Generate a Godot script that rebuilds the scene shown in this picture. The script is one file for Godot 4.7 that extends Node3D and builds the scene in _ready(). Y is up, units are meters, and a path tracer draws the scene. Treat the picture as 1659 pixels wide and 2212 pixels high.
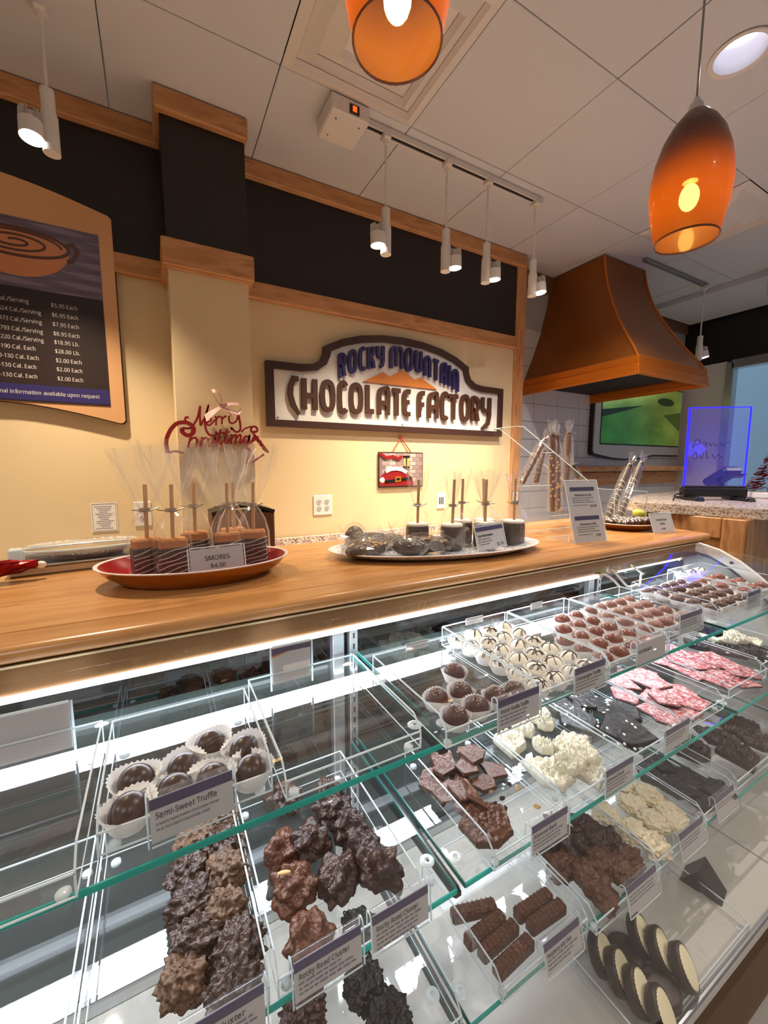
extends Node3D
# y is measured from the lens in the lists below; H lifts it to the floor
const H := 1.45
var taken := {}
var mats := {}
var texs := {}
var meshes := {}
const LAMPS := [Vector3(2.04, 0, -0.87), Vector3(-0.9, 0, 0.9), Vector3(0.9, 0, 1.3), Vector3(2.7, 0, 1.1), Vector3(-2.4, 0, -0.6), Vector3(4.2, 0, 0.3)]
const LAMP_AT := ["right of the far pendant", "unseen behind the viewer on the left", "unseen straight behind the viewer", "unseen behind the viewer on the right", "unseen at far left beyond the menu board", "unseen near the glazed shop door"]
const ORD := ["first", "second", "third", "fourth", "fifth", "sixth", "seventh", "eighth", "ninth", "tenth", "eleventh", "twelfth"]

class MB:
	var V := PackedVector3Array()
	var N := PackedVector3Array()
	var U := PackedVector2Array()
	var C := PackedColorArray()
	var I := PackedInt32Array()
	var xf := Transform3D()
	var col := Color.WHITE
	func vert(p: Vector3, n: Vector3, uv := Vector2.ZERO) -> int:
		V.append(xf * p)
		N.append((xf.basis * n).normalized())
		U.append(uv)
		C.append(col)
		return V.size() - 1
	func tri(a: Vector3, b: Vector3, c: Vector3, hint := Vector3.ZERO) -> void:
		var n := (c - a).cross(b - a)
		if n.length_squared() < 1e-18:
			return
		if hint != Vector3.ZERO and n.dot(hint) < 0.0:
			var t := b
			b = c
			c = t
			n = -n
		n = n.normalized()
		I.append(vert(a, n))
		I.append(vert(b, n))
		I.append(vert(c, n))
	func quad(a: Vector3, b: Vector3, c: Vector3, d: Vector3, hint := Vector3.ZERO) -> void:
		var n := (c - a).cross(b - a) + (d - a).cross(c - a)
		if hint != Vector3.ZERO and n.dot(hint) < 0.0:
			var t := b
			b = d
			d = t
			n = -n
		n = n.normalized()
		var i := vert(a, n, Vector2(0, 1))
		vert(b, n, Vector2(1, 1))
		vert(c, n, Vector2(1, 0))
		vert(d, n, Vector2(0, 0))
		I.append_array(PackedInt32Array([i, i + 1, i + 2, i, i + 2, i + 3]))
	func box(c: Vector3, s: Vector3, ch := 0.0) -> void:
		var h := s * 0.5
		ch = minf(ch, minf(h.x, minf(h.y, h.z)) * 0.9)
		for ax in 3:
			var u := (ax + 1) % 3
			var w := (ax + 2) % 3
			for sg in [-1.0, 1.0]:
				var q := []
				for k in [[-1, -1], [1, -1], [1, 1], [-1, 1]]:
					var p := Vector3()
					p[ax] = sg * h[ax]
					p[u] = k[0] * (h[u] - ch)
					p[w] = k[1] * (h[w] - ch)
					q.append(c + p)
				var hint := Vector3()
				hint[ax] = sg
				quad(q[0], q[1], q[2], q[3], hint)
		if ch <= 0.0:
			return
		for ax in 3:
			var u := (ax + 1) % 3
			var w := (ax + 2) % 3
			for su in [-1.0, 1.0]:
				for sw in [-1.0, 1.0]:
					var q := []
					for k in [[-1, 0], [1, 0], [1, 1], [-1, 1]]:
						var p := Vector3()
						p[ax] = k[0] * (h[ax] - ch)
						p[u] = su * (h[u] - (ch if k[1] else 0.0))
						p[w] = sw * (h[w] - (0.0 if k[1] else ch))
						q.append(c + p)
					var hint := Vector3()
					hint[u] = su
					hint[w] = sw
					quad(q[0], q[1], q[2], q[3], hint)
		for sx in [-1.0, 1.0]:
			for sy in [-1.0, 1.0]:
				for sz in [-1.0, 1.0]:
					var s3 := Vector3(sx, sy, sz)
					var i3 := h - Vector3.ONE * ch
					tri(c + s3 * Vector3(h.x, i3.y, i3.z), c + s3 * Vector3(i3.x, h.y, i3.z), c + s3 * Vector3(i3.x, i3.y, h.z), s3)
	func bar(a: Vector3, b: Vector3, w: float, d: float) -> void:
		# a square bar between two points
		var z := (b - a).normalized()
		var x := z.cross(Vector3.UP if absf(z.y) < 0.95 else Vector3.RIGHT).normalized()
		var y := z.cross(x).normalized()
		var old := xf
		xf = old * Transform3D(Basis(x, y, z), (a + b) * 0.5)
		box(Vector3.ZERO, Vector3(w, d, a.distance_to(b)))
		xf = old
	func grid(rows: Array, wrap := false, flat := false, outward := true) -> void:
		var R := rows.size()
		var K: int = rows[0].size()
		var cen := Vector3.ZERO
		for r in rows:
			for p in r:
				cen += p
		cen /= R * K
		var nn := []
		for r in R:
			var a := PackedVector3Array()
			a.resize(K)
			nn.append(a)
		var K1 := K if wrap else K - 1
		var vote := 0.0
		for r in R - 1:
			for k in K1:
				var k2 := (k + 1) % K
				var a: Vector3 = rows[r][k]
				var b: Vector3 = rows[r][k2]
				var c: Vector3 = rows[r + 1][k2]
				var d: Vector3 = rows[r + 1][k]
				var n := (c - a).cross(b - a) + (d - a).cross(c - a)
				nn[r][k] += n
				nn[r][k2] += n
				nn[r + 1][k2] += n
				nn[r + 1][k] += n
				vote += n.dot((a + c) * 0.5 - cen)
		var fl := outward and vote < 0.0
		var sg := -1.0 if fl else 1.0
		if flat:
			for r in R - 1:
				for k in K1:
					var k2 := (k + 1) % K
					if fl:
						tri(rows[r][k], rows[r + 1][k2], rows[r][k2])
						tri(rows[r][k], rows[r + 1][k], rows[r + 1][k2])
					else:
						tri(rows[r][k], rows[r][k2], rows[r + 1][k2])
						tri(rows[r][k], rows[r + 1][k2], rows[r + 1][k])
			return
		var base := V.size()
		for r in R:
			for k in K:
				var n: Vector3 = nn[r][k] * sg
				vert(rows[r][k], n.normalized() if n.length_squared() > 1e-24 else Vector3.UP, Vector2(float(k) / K, float(r) / (R - 1)))
		for r in R - 1:
			for k in K1:
				var k2 := (k + 1) % K
				var a := base + r * K + k
				var b := base + r * K + k2
				var c := base + (r + 1) * K + k2
				var d := base + (r + 1) * K + k
				if fl:
					I.append_array(PackedInt32Array([a, c, b, a, d, c]))
				else:
					I.append_array(PackedInt32Array([a, b, c, a, c, d]))
	func lathe(prof: Array, seg := 24, flat := false) -> void:
		# prof: [radius, height] pairs
		var rows := []
		for p in prof:
			var r := PackedVector3Array()
			for k in seg:
				var t := TAU * k / seg
				r.append(Vector3(p[0] * cos(t), p[1], p[0] * sin(t)))
			rows.append(r)
		grid(rows, true, flat)
	func cyl(a: Vector3, b: Vector3, ra: float, rb: float, seg := 16, caps := true) -> void:
		var z := (b - a).normalized()
		var x := z.cross(Vector3.UP if absf(z.y) < 0.95 else Vector3.RIGHT).normalized()
		var y := x.cross(z).normalized()
		var r0 := PackedVector3Array()
		var r1 := PackedVector3Array()
		for k in seg:
			var t := TAU * k / seg
			var d := x * cos(t) + y * sin(t)
			r0.append(a + d * ra)
			r1.append(b + d * rb)
		grid([r0, r1], true)
		if caps:
			for k in seg:
				tri(a, r0[k], r0[(k + 1) % seg], -z)
				tri(b, r1[k], r1[(k + 1) % seg], z)
	func tube(path: Array, r: float, seg := 8, closed := false) -> void:
		var rows := []
		var n := path.size()
		var x := Vector3.ZERO
		for i in n:
			var a: Vector3 = path[(i - 1 + n) % n] if closed or i > 0 else path[0]
			var b: Vector3 = path[(i + 1) % n] if closed or i < n - 1 else path[n - 1]
			var z := (b - a).normalized()
			if x == Vector3.ZERO:
				x = z.cross(Vector3.UP if absf(z.y) < 0.9 else Vector3.RIGHT).normalized()
			x = (x - z * x.dot(z)).normalized()
			var y := z.cross(x)
			var row := PackedVector3Array()
			for k in seg:
				var t := TAU * k / seg
				row.append(path[i] + (x * cos(t) + y * sin(t)) * r)
			rows.append(row)
		if closed:
			rows.append(rows[0])
		grid(rows, true, false, false)
		if not closed:
			for k in seg:
				tri(path[0], rows[0][k], rows[0][(k + 1) % seg], path[0] - path[1])
				tri(path[n - 1], rows[n - 1][k], rows[n - 1][(k + 1) % seg], path[n - 1] - path[n - 2])
	func prism(poly: Array, z0: float, z1: float) -> void:
		var pp := PackedVector2Array(poly)
		var t := Geometry2D.triangulate_polygon(pp)
		for k in range(0, t.size(), 3):
			var a := pp[t[k]]
			var b := pp[t[k + 1]]
			var c := pp[t[k + 2]]
			tri(Vector3(a.x, a.y, z1), Vector3(b.x, b.y, z1), Vector3(c.x, c.y, z1), Vector3.BACK)
			tri(Vector3(a.x, a.y, z0), Vector3(b.x, b.y, z0), Vector3(c.x, c.y, z0), Vector3.FORWARD)
		var cw := Geometry2D.is_polygon_clockwise(pp)
		for k in pp.size():
			var a := pp[k]
			var b := pp[(k + 1) % pp.size()]
			var o := Vector3(b.y - a.y, a.x - b.x, 0) * (-1.0 if cw else 1.0)
			quad(Vector3(a.x, a.y, z0), Vector3(b.x, b.y, z0), Vector3(b.x, b.y, z1), Vector3(a.x, a.y, z1), o)
	func stroke(path: Array, w, z0: float, z1: float) -> void:
		# a flat bent strip of width w (a number, or one per point)
		var n := path.size()
		var closed: bool = n > 3 and path[0].distance_to(path[n - 1]) < 1e-6
		var L := []
		var R := []
		for i in n:
			var a: Vector2 = path[i - 1] if i > 0 else (path[n - 2] if closed else path[0])
			var b: Vector2 = path[i + 1] if i < n - 1 else (path[1] if closed else path[n - 1])
			var d1: Vector2 = (path[i] - a).normalized()
			var d2: Vector2 = (b - path[i]).normalized()
			if d1 == Vector2.ZERO:
				d1 = d2
			if d2 == Vector2.ZERO:
				d2 = d1
			var m := (d1 + d2).normalized()
			var nn := Vector2(-m.y, m.x)
			var ww: float = w if w is float else w[i]
			var k := ww * 0.5 / maxf(0.5, m.dot(d1))
			L.append(path[i] + nn * k)
			R.append(path[i] - nn * k)
		for i in n - 1:
			var a: Vector2 = L[i]
			var b: Vector2 = L[i + 1]
			var c: Vector2 = R[i + 1]
			var d: Vector2 = R[i]
			quad(Vector3(a.x, a.y, z1), Vector3(b.x, b.y, z1), Vector3(c.x, c.y, z1), Vector3(d.x, d.y, z1), Vector3.BACK)
			quad(Vector3(a.x, a.y, z0), Vector3(b.x, b.y, z0), Vector3(c.x, c.y, z0), Vector3(d.x, d.y, z0), Vector3.FORWARD)
			var o := Vector3(a.x - d.x, a.y - d.y, 0)
			quad(Vector3(a.x, a.y, z0), Vector3(b.x, b.y, z0), Vector3(b.x, b.y, z1), Vector3(a.x, a.y, z1), o)
			quad(Vector3(d.x, d.y, z0), Vector3(c.x, c.y, z0), Vector3(c.x, c.y, z1), Vector3(d.x, d.y, z1), -o)
		if not closed:
			for e in [[0, 1], [n - 1, n - 2]]:
				var o: Vector2 = path[e[0]] - path[e[1]]
				var a: Vector2 = L[e[0]]
				var d: Vector2 = R[e[0]]
				quad(Vector3(a.x, a.y, z0), Vector3(d.x, d.y, z0), Vector3(d.x, d.y, z1), Vector3(a.x, a.y, z1), Vector3(o.x, o.y, 0))
	func ball(c: Vector3, r: Vector3, seg := 14, rings := 8) -> void:
		var rows := []
		for i in rings + 1:
			var f := PI * i / rings
			var row := PackedVector3Array()
			for k in seg:
				var t := TAU * k / seg
				row.append(c + r * Vector3(sin(f) * cos(t), -cos(f), sin(f) * sin(t)))
			rows.append(row)
		grid(rows, true)
	func done() -> ArrayMesh:
		var a := []
		a.resize(Mesh.ARRAY_MAX)
		a[Mesh.ARRAY_VERTEX] = V
		a[Mesh.ARRAY_NORMAL] = N
		a[Mesh.ARRAY_TEX_UV] = U
		a[Mesh.ARRAY_COLOR] = C
		a[Mesh.ARRAY_INDEX] = I
		var m := ArrayMesh.new()
		m.add_surface_from_arrays(Mesh.PRIMITIVE_TRIANGLES, a)
		return m

# ---------------------------------------------------------------- objects
func numbered(called: String) -> String:
	if not taken.has(called):
		taken[called] = 0
		return called
	taken[called] += 1
	return "%s_%03d" % [called, taken[called]]

func tag(o: Node, label: String, category: String, group := "") -> Node:
	o.set_meta("label", label)
	o.set_meta("category", category)
	if group:
		o.set_meta("group", group)
	return o

func thing(called: String, label: String, category: String, at := Vector3.ZERO, turn := 0.0, group := "") -> Node3D:
	var o := Node3D.new()
	o.name = numbered(called)
	add_child(o)
	o.position = at + Vector3(0, H, 0)
	o.rotation.y = turn
	tag(o, label, category, group)
	return o

func part(called: String, mesh, mat: Material, parent: Node, label := "") -> MeshInstance3D:
	var o := MeshInstance3D.new()
	o.name = called
	o.mesh = mesh.done() if mesh is MB else mesh
	o.material_override = mat
	parent.add_child(o, true)
	if label:
		o.set_meta("label", label)
	return o

func stuffpart(called: String, mesh, mat: Material, parent: Node) -> MeshInstance3D:
	var o := part(called, mesh, mat, parent)
	o.set_meta("kind", "stuff")
	return o

func struct(called: String, mesh, mat: Material, parent: Node = self, label := "", category := "") -> MeshInstance3D:
	var o := MeshInstance3D.new()
	o.name = called if parent != self else numbered(called)
	o.mesh = mesh.done() if mesh is MB else mesh
	o.material_override = mat
	parent.add_child(o, true)
	if parent == self:
		o.position.y = H
		o.set_meta("kind", "structure")
		if label:
			tag(o, label, category)
	return o

func copy(src: Node3D, label: String, at: Vector3, turn := 0.0, sc := Vector3.ONE) -> Node3D:
	var c: Node3D = src.duplicate()
	c.name = numbered(str(src.name).rstrip("0123456789").rstrip("_"))
	add_child(c)
	c.transform = Transform3D(Basis(Vector3.UP, turn).scaled_local(sc), at + Vector3(0, H, 0))
	c.set_meta("label", label)
	return c

func rg(s: int) -> RandomNumberGenerator:
	var r := RandomNumberGenerator.new()
	r.seed = s * 7919 + 13
	return r

# ---------------------------------------------------------------- materials
func c8(r: int, g: int, b: int, a := 255) -> Color:
	return Color8(r, g, b, a)

func mat(key: String, c: Color, rough := 0.6, metal := 0.0) -> StandardMaterial3D:
	if mats.has(key):
		return mats[key]
	var m := StandardMaterial3D.new()
	m.resource_name = key
	m.albedo_color = c
	m.roughness = rough
	m.metallic = metal
	m.cull_mode = BaseMaterial3D.CULL_DISABLED
	mats[key] = m
	return m

func pane(key: String, c: Color, rough := 0.03, spec := 0.5) -> StandardMaterial3D:
	if mats.has(key):
		return mats[key]
	var m := mat(key, c, rough)
	m.transparency = BaseMaterial3D.TRANSPARENCY_ALPHA
	m.metallic_specular = spec
	return m

func glow(key: String, c: Color, e: float) -> StandardMaterial3D:
	if mats.has(key):
		return mats[key]
	var m := mat(key, c, 0.5)
	m.emission_enabled = true
	m.emission = c
	m.emission_energy_multiplier = e
	return m

func ntex(key: String, s: int, freq: float, kind: int, stops: Array, cols: Array, oct := 4, normal := 0.0) -> NoiseTexture2D:
	if texs.has(key):
		return texs[key]
	var n := FastNoiseLite.new()
	n.seed = s
	n.frequency = freq
	n.noise_type = kind as FastNoiseLite.NoiseType
	n.fractal_octaves = oct
	if kind == FastNoiseLite.TYPE_CELLULAR:
		n.cellular_return_type = FastNoiseLite.RETURN_CELL_VALUE
		n.fractal_type = FastNoiseLite.FRACTAL_NONE
	var t := NoiseTexture2D.new()
	t.width = 256
	t.height = 256
	t.seamless = true
	t.noise = n
	if normal > 0.0:
		t.as_normal_map = true
		t.bump_strength = normal
	else:
		var g := Gradient.new()
		g.offsets = PackedFloat32Array(stops)
		g.colors = PackedColorArray(cols)
		t.color_ramp = g
	texs[key] = t
	return t

func textured(key: String, t: Texture2D, scale: Vector3, rough: float, world := false, metal := 0.0) -> StandardMaterial3D:
	if mats.has(key):
		return mats[key]
	var m := mat(key, Color.WHITE, rough, metal)
	m.albedo_texture = t
	m.uv1_triplanar = true
	m.uv1_world_triplanar = world
	m.uv1_scale = scale
	return m

func bump(m: StandardMaterial3D, t: Texture2D, k := 1.0) -> StandardMaterial3D:
	m.normal_enabled = true
	m.normal_texture = t
	m.normal_scale = k
	return m

func lucent(m: StandardMaterial3D, c: Color) -> StandardMaterial3D:
	m.backlight_enabled = true
	m.backlight = c
	return m

func make_materials() -> void:
	var S := FastNoiseLite.TYPE_SIMPLEX_SMOOTH
	var CE := FastNoiseLite.TYPE_CELLULAR
	mat("cream", c8(224, 203, 162), 0.75)
	mats.cream.normal_enabled = true
	bump(mats.cream, ntex("paint_n", 3, 0.12, S, [], [], 3, 1.2), 0.15)
	mats.cream.uv1_triplanar = true
	mats.cream.uv1_scale = Vector3.ONE * 3.0
	mat("black_paint", c8(25, 19, 17), 0.42)
	bump(mats.black_paint, texs.paint_n, 0.2)
	mats.black_paint.uv1_triplanar = true
	mats.black_paint.uv1_scale = Vector3.ONE * 2.0
	textured("maple", ntex("maple_t", 5, 0.012, S, [0.0, 0.45, 0.7, 1.0], [c8(176, 122, 76), c8(196, 142, 92), c8(205, 152, 102), c8(160, 105, 62)], 5), Vector3(0.9, 5.0, 5.0), 0.45, true)
	textured("maple_up", texs.maple_t, Vector3(5.0, 0.9, 5.0), 0.45, true)
	textured("counter_wood", ntex("counter_t", 8, 0.012, S, [0.0, 0.35, 0.6, 0.86, 1.0], [c8(160, 110, 62), c8(178, 127, 74), c8(188, 138, 84), c8(172, 120, 68), c8(122, 82, 44)], 5), Vector3(0.7, 6.0, 6.0), 0.28, true)
	textured("cabinet_wood", texs.counter_t, Vector3(5.0, 0.8, 5.0), 0.4, true)
	textured("ceiling_tile", ntex("ceil_t", 2, 0.4, S, [0.0, 1.0], [c8(200, 201, 206), c8(218, 219, 223)], 2), Vector3.ONE * 6.0, 0.95, true)
	mat("grid_metal", c8(200, 190, 182), 0.6)
	mat("white_metal", c8(226, 220, 214), 0.4)
	mat("gray_metal", c8(150, 150, 152), 0.35, 0.7)
	mat("aluminium", c8(196, 199, 203), 0.28, 0.9)
	mat("dark_slot", c8(14, 14, 16), 0.6)
	mat("black_plastic", c8(20, 20, 22), 0.35)
	mat("white_board", c8(228, 226, 222), 0.55)
	mat("sign_brown", c8(60, 37, 27), 0.42)
	mat("letter_brown", c8(68, 40, 26), 0.42)
	mat("letter_blue", c8(40, 28, 92), 0.42)
	mat("sign_orange", c8(204, 122, 48), 0.5)
	mat("copper", c8(228, 176, 126), 0.36, 0.3)
	mat("card", c8(192, 190, 190), 0.6)
	mat("ink", c8(30, 30, 34), 0.6)
	mat("gray_ink", c8(110, 110, 116), 0.6)
	mat("purple", c8(50, 36, 86), 0.5)
	mat("paper", c8(236, 232, 226), 0.7)
	mat("hood_copper", c8(150, 88, 34), 0.34, 0.5)
	mat("hood_edge", c8(206, 116, 34), 0.3, 0.5)
	mat("hood_black", c8(12, 11, 10), 0.7)
	mat("fascia", c8(112, 78, 40), 0.35, 0.5)
	mat("fascia_edge", c8(220, 200, 160), 0.3, 0.7)
	mat("mirror", c8(84, 87, 88), 0.02, 1.0)
	mat("wall_white", c8(214, 212, 210), 0.7)
	mat("tile_white", c8(214, 214, 216), 0.25)
	mat("tile_joint", c8(176, 176, 178), 0.8)
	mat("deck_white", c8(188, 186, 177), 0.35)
	textured("floor_brown", ntex("floor_t", 12, 0.25, S, [0.0, 1.0], [c8(92, 74, 56), c8(118, 98, 76)], 3), Vector3.ONE * 4.0, 0.8, true)
	mat("floor_tile", c8(176, 172, 166), 0.35)
	textured("granite", ntex("granite_t", 21, 0.09, CE, [0.0, 0.25, 0.3, 0.8, 0.85, 1.0], [c8(130, 108, 92), c8(150, 130, 116), c8(206, 192, 178), c8(214, 202, 190), c8(232, 226, 218), c8(240, 234, 228)], 1), Vector3.ONE * 6.0, 0.2, true)
	pane("glass", Color(1, 1, 1, 0.003), 0.0, 0.4)
	pane("shelf_glass", Color(0.8, 0.95, 0.92, 0.012), 0.0, 0.5)
	pane("acrylic", Color(0.95, 0.98, 1.0, 0.009), 0.02, 0.5)
	pane("cello", Color(1.0, 0.98, 0.96, 0.045), 0.09, 0.6)
	pane("film", Color(1.0, 0.98, 0.96, 0.03), 0.06, 0.6)
	pane("holder", Color(0.95, 0.97, 1.0, 0.03), 0.06, 0.5)
	lucent(mat("acrylic_edge", c8(232, 240, 242), 0.12), Color(0.8, 0.85, 0.87))
	lucent(mat("teal_edge", c8(28, 158, 150), 0.1), Color(0.1, 0.85, 0.8))
	lucent(mat("cup_paper", c8(252, 252, 250), 0.75), Color(0.5, 0.5, 0.5))
	# sweets
	var tn := ntex("choc_n", 31, 0.05, S, [], [], 4, 5.0)
	for d in [["choc_dark", c8(44, 27, 17), c8(70, 45, 29), 0.36], ["choc_mid", c8(48, 28, 19), c8(70, 42, 28), 0.36], ["choc_milk", c8(78, 43, 25), c8(106, 63, 37), 0.36], ["choc_black", c8(20, 15, 13), c8(36, 27, 23), 0.4], ["truffle_dark", c8(52, 34, 28), c8(70, 49, 41), 0.36], ["truffle_plum", c8(74, 48, 44), c8(92, 62, 56), 0.45], ["truffle_red", c8(110, 54, 40), c8(132, 70, 52), 0.38], ["truffle_rose", c8(118, 76, 64), c8(142, 96, 82), 0.5], ["cookie", c8(54, 35, 21), c8(124, 88, 52), 0.5]]:
		var t := ntex(d[0] + "_t", 40, 0.05, S, [0.0, 1.0], [d[1], d[2]], 3)
		textured(d[0], t, Vector3.ONE * 9.0, d[3])
		if d[0].begins_with("choc") or d[0] == "cookie":
			bump(mats[d[0]], tn, 1.1)
	bump(textured("white_choc", ntex("white_t", 50, 0.05, S, [0.0, 0.25, 0.3, 1.0], [c8(150, 132, 98), c8(206, 196, 164), c8(228, 222, 198), c8(238, 234, 214)], 4), Vector3.ONE * 9.0, 0.55), tn, 0.5)
	bump(textured("coconut", ntex("coco_t", 52, 0.06, S, [0.0, 0.3, 1.0], [c8(176, 150, 104), c8(222, 208, 170), c8(236, 226, 196)], 4), Vector3.ONE * 10.0, 0.7), tn, 1.0)
	bump(textured("candy_cane", ntex("candy_t", 55, 0.075, CE, [0.0, 0.26, 0.3, 0.68, 0.72, 1.0], [c8(150, 16, 34), c8(184, 36, 54), c8(190, 104, 106), c8(206, 130, 130), c8(240, 218, 214), c8(250, 240, 236)], 1), Vector3.ONE * 8.0, 0.4), ntex("candy_n", 55, 0.075, CE, [], [], 1, 8.0), 1.0)
	mat("ivory", c8(244, 240, 224), 0.4)
	mat("patty_side", c8(44, 27, 20), 0.45)
	mat("mint_cream", c8(232, 222, 184), 0.5)
	mat("marshmallow", c8(240, 232, 222), 0.7)
	mat("drizzle_white", c8(240, 232, 222), 0.5)
	mat("drizzle_dark", c8(48, 28, 20), 0.4)
	mat("nut", c8(206, 168, 116), 0.55)
	mat("seed_white", c8(232, 224, 208), 0.5)
	mat("graham", c8(186, 124, 66), 0.8)
	mat("stick", c8(196, 156, 110), 0.7)
	mat("tie", c8(190, 184, 178), 0.25, 0.8)
	mat("gold_plate", c8(190, 124, 46), 0.22, 0.75)
	mat("red_plate", c8(160, 22, 28), 0.3)
	mat("rim_white", c8(226, 214, 214), 0.35)
	textured("flower_plate", ntex("flower_t", 60, 0.03, S, [0.0, 0.36, 0.42, 0.46, 0.52, 1.0], [c8(232, 232, 236), c8(232, 232, 236), c8(60, 78, 112), c8(150, 172, 200), c8(236, 236, 238), c8(238, 238, 240)], 3), Vector3.ONE * 6.0, 0.2)
	textured("red_glitter", ntex("glit_t", 61, 0.35, CE, [0.0, 0.7, 0.9, 1.0], [c8(110, 8, 14), c8(160, 16, 24), c8(200, 40, 44), c8(255, 190, 180)], 1), Vector3.ONE * 30.0, 0.3, false, 0.25)
	mat("red_foil", c8(150, 12, 16), 0.18, 0.7)
	mat("red", c8(176, 22, 28), 0.5)
	mat("lime", c8(172, 190, 52), 0.4)

# ---------------------------------------------------------------- lettering
var sans: SystemFont
func text(s: String, cap: float, at: Vector3, m: Material, parent: Node, turn := Basis(), align := HORIZONTAL_ALIGNMENT_CENTER, depth := 0.0006, called := "lettering", squeeze := 1.0) -> MeshInstance3D:
	var key := "%s|%f|%f|%d" % [s, cap, depth, align]
	if not meshes.has(key):
		var t := TextMesh.new()
		t.text = s
		t.font = sans
		t.font_size = 24
		t.pixel_size = cap / 0.714 / 24.0
		t.depth = depth
		t.curve_step = 3.0 if cap < 0.012 else 1.0
		t.horizontal_alignment = align
		meshes[key] = t
	var o := part(called, meshes[key], m, parent)
	o.transform = Transform3D(turn * Basis.from_scale(Vector3(squeeze, 1, 1)), at)
	return o

# ---------------------------------------------------------------- shapes
func blob(s: int, lumps: int, amp: float, rough := 0.06, flat_bottom := 0.45) -> MB:
	# a unit nugget: bumps pushed out of a ball, its bottom cut flat at y = 0
	var r := rg(s)
	var n := FastNoiseLite.new()
	n.seed = s
	n.frequency = 2.2
	n.fractal_octaves = 3
	var dirs := []
	for k in lumps:
		var z := r.randf_range(-0.4, 1.0)
		var t := r.randf() * TAU
		var q := sqrt(1 - z * z)
		dirs.append([Vector3(q * cos(t), z, q * sin(t)), r.randf_range(0.35, 1.0) * amp, minf(150.0, r.randf_range(1.0, 2.2) * lumps * 0.6)])
	var rows := []
	for i in 49:
		var f := PI * i / 48
		var row := PackedVector3Array()
		for k in 80:
			var t := TAU * k / 80
			var d := Vector3(sin(f) * cos(t), -cos(f), sin(f) * sin(t))
			var rr := 0.8
			for e in dirs:
				var q: float = (d.dot(e[0]) - 1.0) * e[2]
				if q > -5.0:
					rr += e[1] * exp(q)
			rr += rough * n.get_noise_3dv(d * 2.0) * 2.0
			var p := d * rr
			p.y = maxf(p.y, -flat_bottom) + flat_bottom
			row.append(p)
		rows.append(row)
	var b := MB.new()
	b.grid(rows, true)
	return b

func slab(s: int, corners: int, jag: float, relief: float) -> MB:
	# a unit broken piece, radius 1, thickness 1, lying on y = 0
	var r := rg(s)
	var n := FastNoiseLite.new()
	n.seed = s
	n.frequency = 2.6
	var cs := []
	for k in corners:
		var t := TAU * (k + r.randf_range(-0.28, 0.28)) / corners
		cs.append(Vector2(cos(t), sin(t)) * r.randf_range(1.0 - jag, 1.0))
	var rim := []
	for k in corners:
		var a: Vector2 = cs[k]
		var b: Vector2 = cs[(k + 1) % corners]
		for j in 14:
			var p := a.lerp(b, j / 14.0)
			rim.append(p * (1.0 + 0.05 * n.get_noise_2dv(p * 4.0)))
	var rows := []
	for e in [[0.0, 0.0], [0.96, 0.0], [1.0, 0.25], [1.0, 0.8], [0.96, 1.0], [0.91, 1.0], [0.85, 1.0], [0.79, 1.0], [0.73, 1.0], [0.67, 1.0], [0.61, 1.0], [0.55, 1.0], [0.49, 1.0], [0.43, 1.0], [0.37, 1.0], [0.31, 1.0], [0.25, 1.0], [0.19, 1.0], [0.12, 1.0], [0.06, 1.0], [0.0, 1.0]]:
		var row := PackedVector3Array()
		for p in rim:
			var q: Vector2 = p * e[0]
			var y: float = e[1]
			if y >= 1.0:
				y += relief * (n.get_noise_2dv(q * 1.6) + 0.6 * n.get_noise_2dv(q * 4.0 + Vector2(9, 3))) + (0.9 * relief * absf(n.get_noise_2dv(q * 7.0 + Vector2(3, 8))) if relief > 0.3 else 0.0)
			row.append(Vector3(q.x, y, q.y))
		rows.append(row)
	var b := MB.new()
	b.grid(rows, true)
	return b

func bag(s: int, bw: float, bd: float, hb: float, neck: float, hn: float, top: float, ht: float, seg := 30) -> MB:
	# crinkled cellophane round a thing: bottom, body, tied neck, fanned top
	var r := rg(s)
	var n := FastNoiseLite.new()
	n.seed = s
	n.frequency = 1.0
	var rows := []
	var prof := [[0.0, 1.0, 0.01], [0.45 * hb, 1.04, 0.05], [hb, 1.0, 0.07], [lerpf(hb, hn, 0.45), 0.72, 0.12], [lerpf(hb, hn, 0.8), 0.3, 0.2], [hn, 0.0, 0.3], [lerpf(hn, ht, 0.15), -0.2, 0.35], [lerpf(hn, ht, 0.4), -0.5, 0.3], [lerpf(hn, ht, 0.7), -0.8, 0.25], [ht, -1.0, 0.22]]
	var ph := r.randf() * TAU
	for e in prof:
		var row := PackedVector3Array()
		for k in seg:
			var t := TAU * k / seg
			var cs := cos(t)
			var sn := sin(t)
			var q := pow(pow(absf(cs), 4.0) + pow(absf(sn), 4.0), -0.25)
			var body := Vector3(cs * q * bw, 0, sn * q * bd)
			var w: float = e[1]
			var p := Vector3.ZERO
			if w >= 0:
				p = body * w + Vector3(cs, 0, sn) * neck * (1.0 - w)
			else:
				p = Vector3(cs, 0, sn * 0.55) * lerpf(neck, top, -w)
			var amp: float = e[2]
			p *= 1.0 + amp * (sin(t * 9.0 + ph) * 0.55 + 1.1 * n.get_noise_3d(cs * 3.0, e[0] * 22.0, sn * 3.0))
			p.y = e[0] + (r.randf_range(-0.012, 0.012) if e[0] == ht else 0.0) + (n.get_noise_2d(t * 2.0, e[0] * 30.0) * 0.006 if w < 0.95 else 0.0)
			if e[0] == ht:
				p.y += 0.012 * sin(t * 2.0 + ph)
			row.append(p)
		rows.append(row)
	var b := MB.new()
	b.grid(rows, true, true)
	return b

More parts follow.
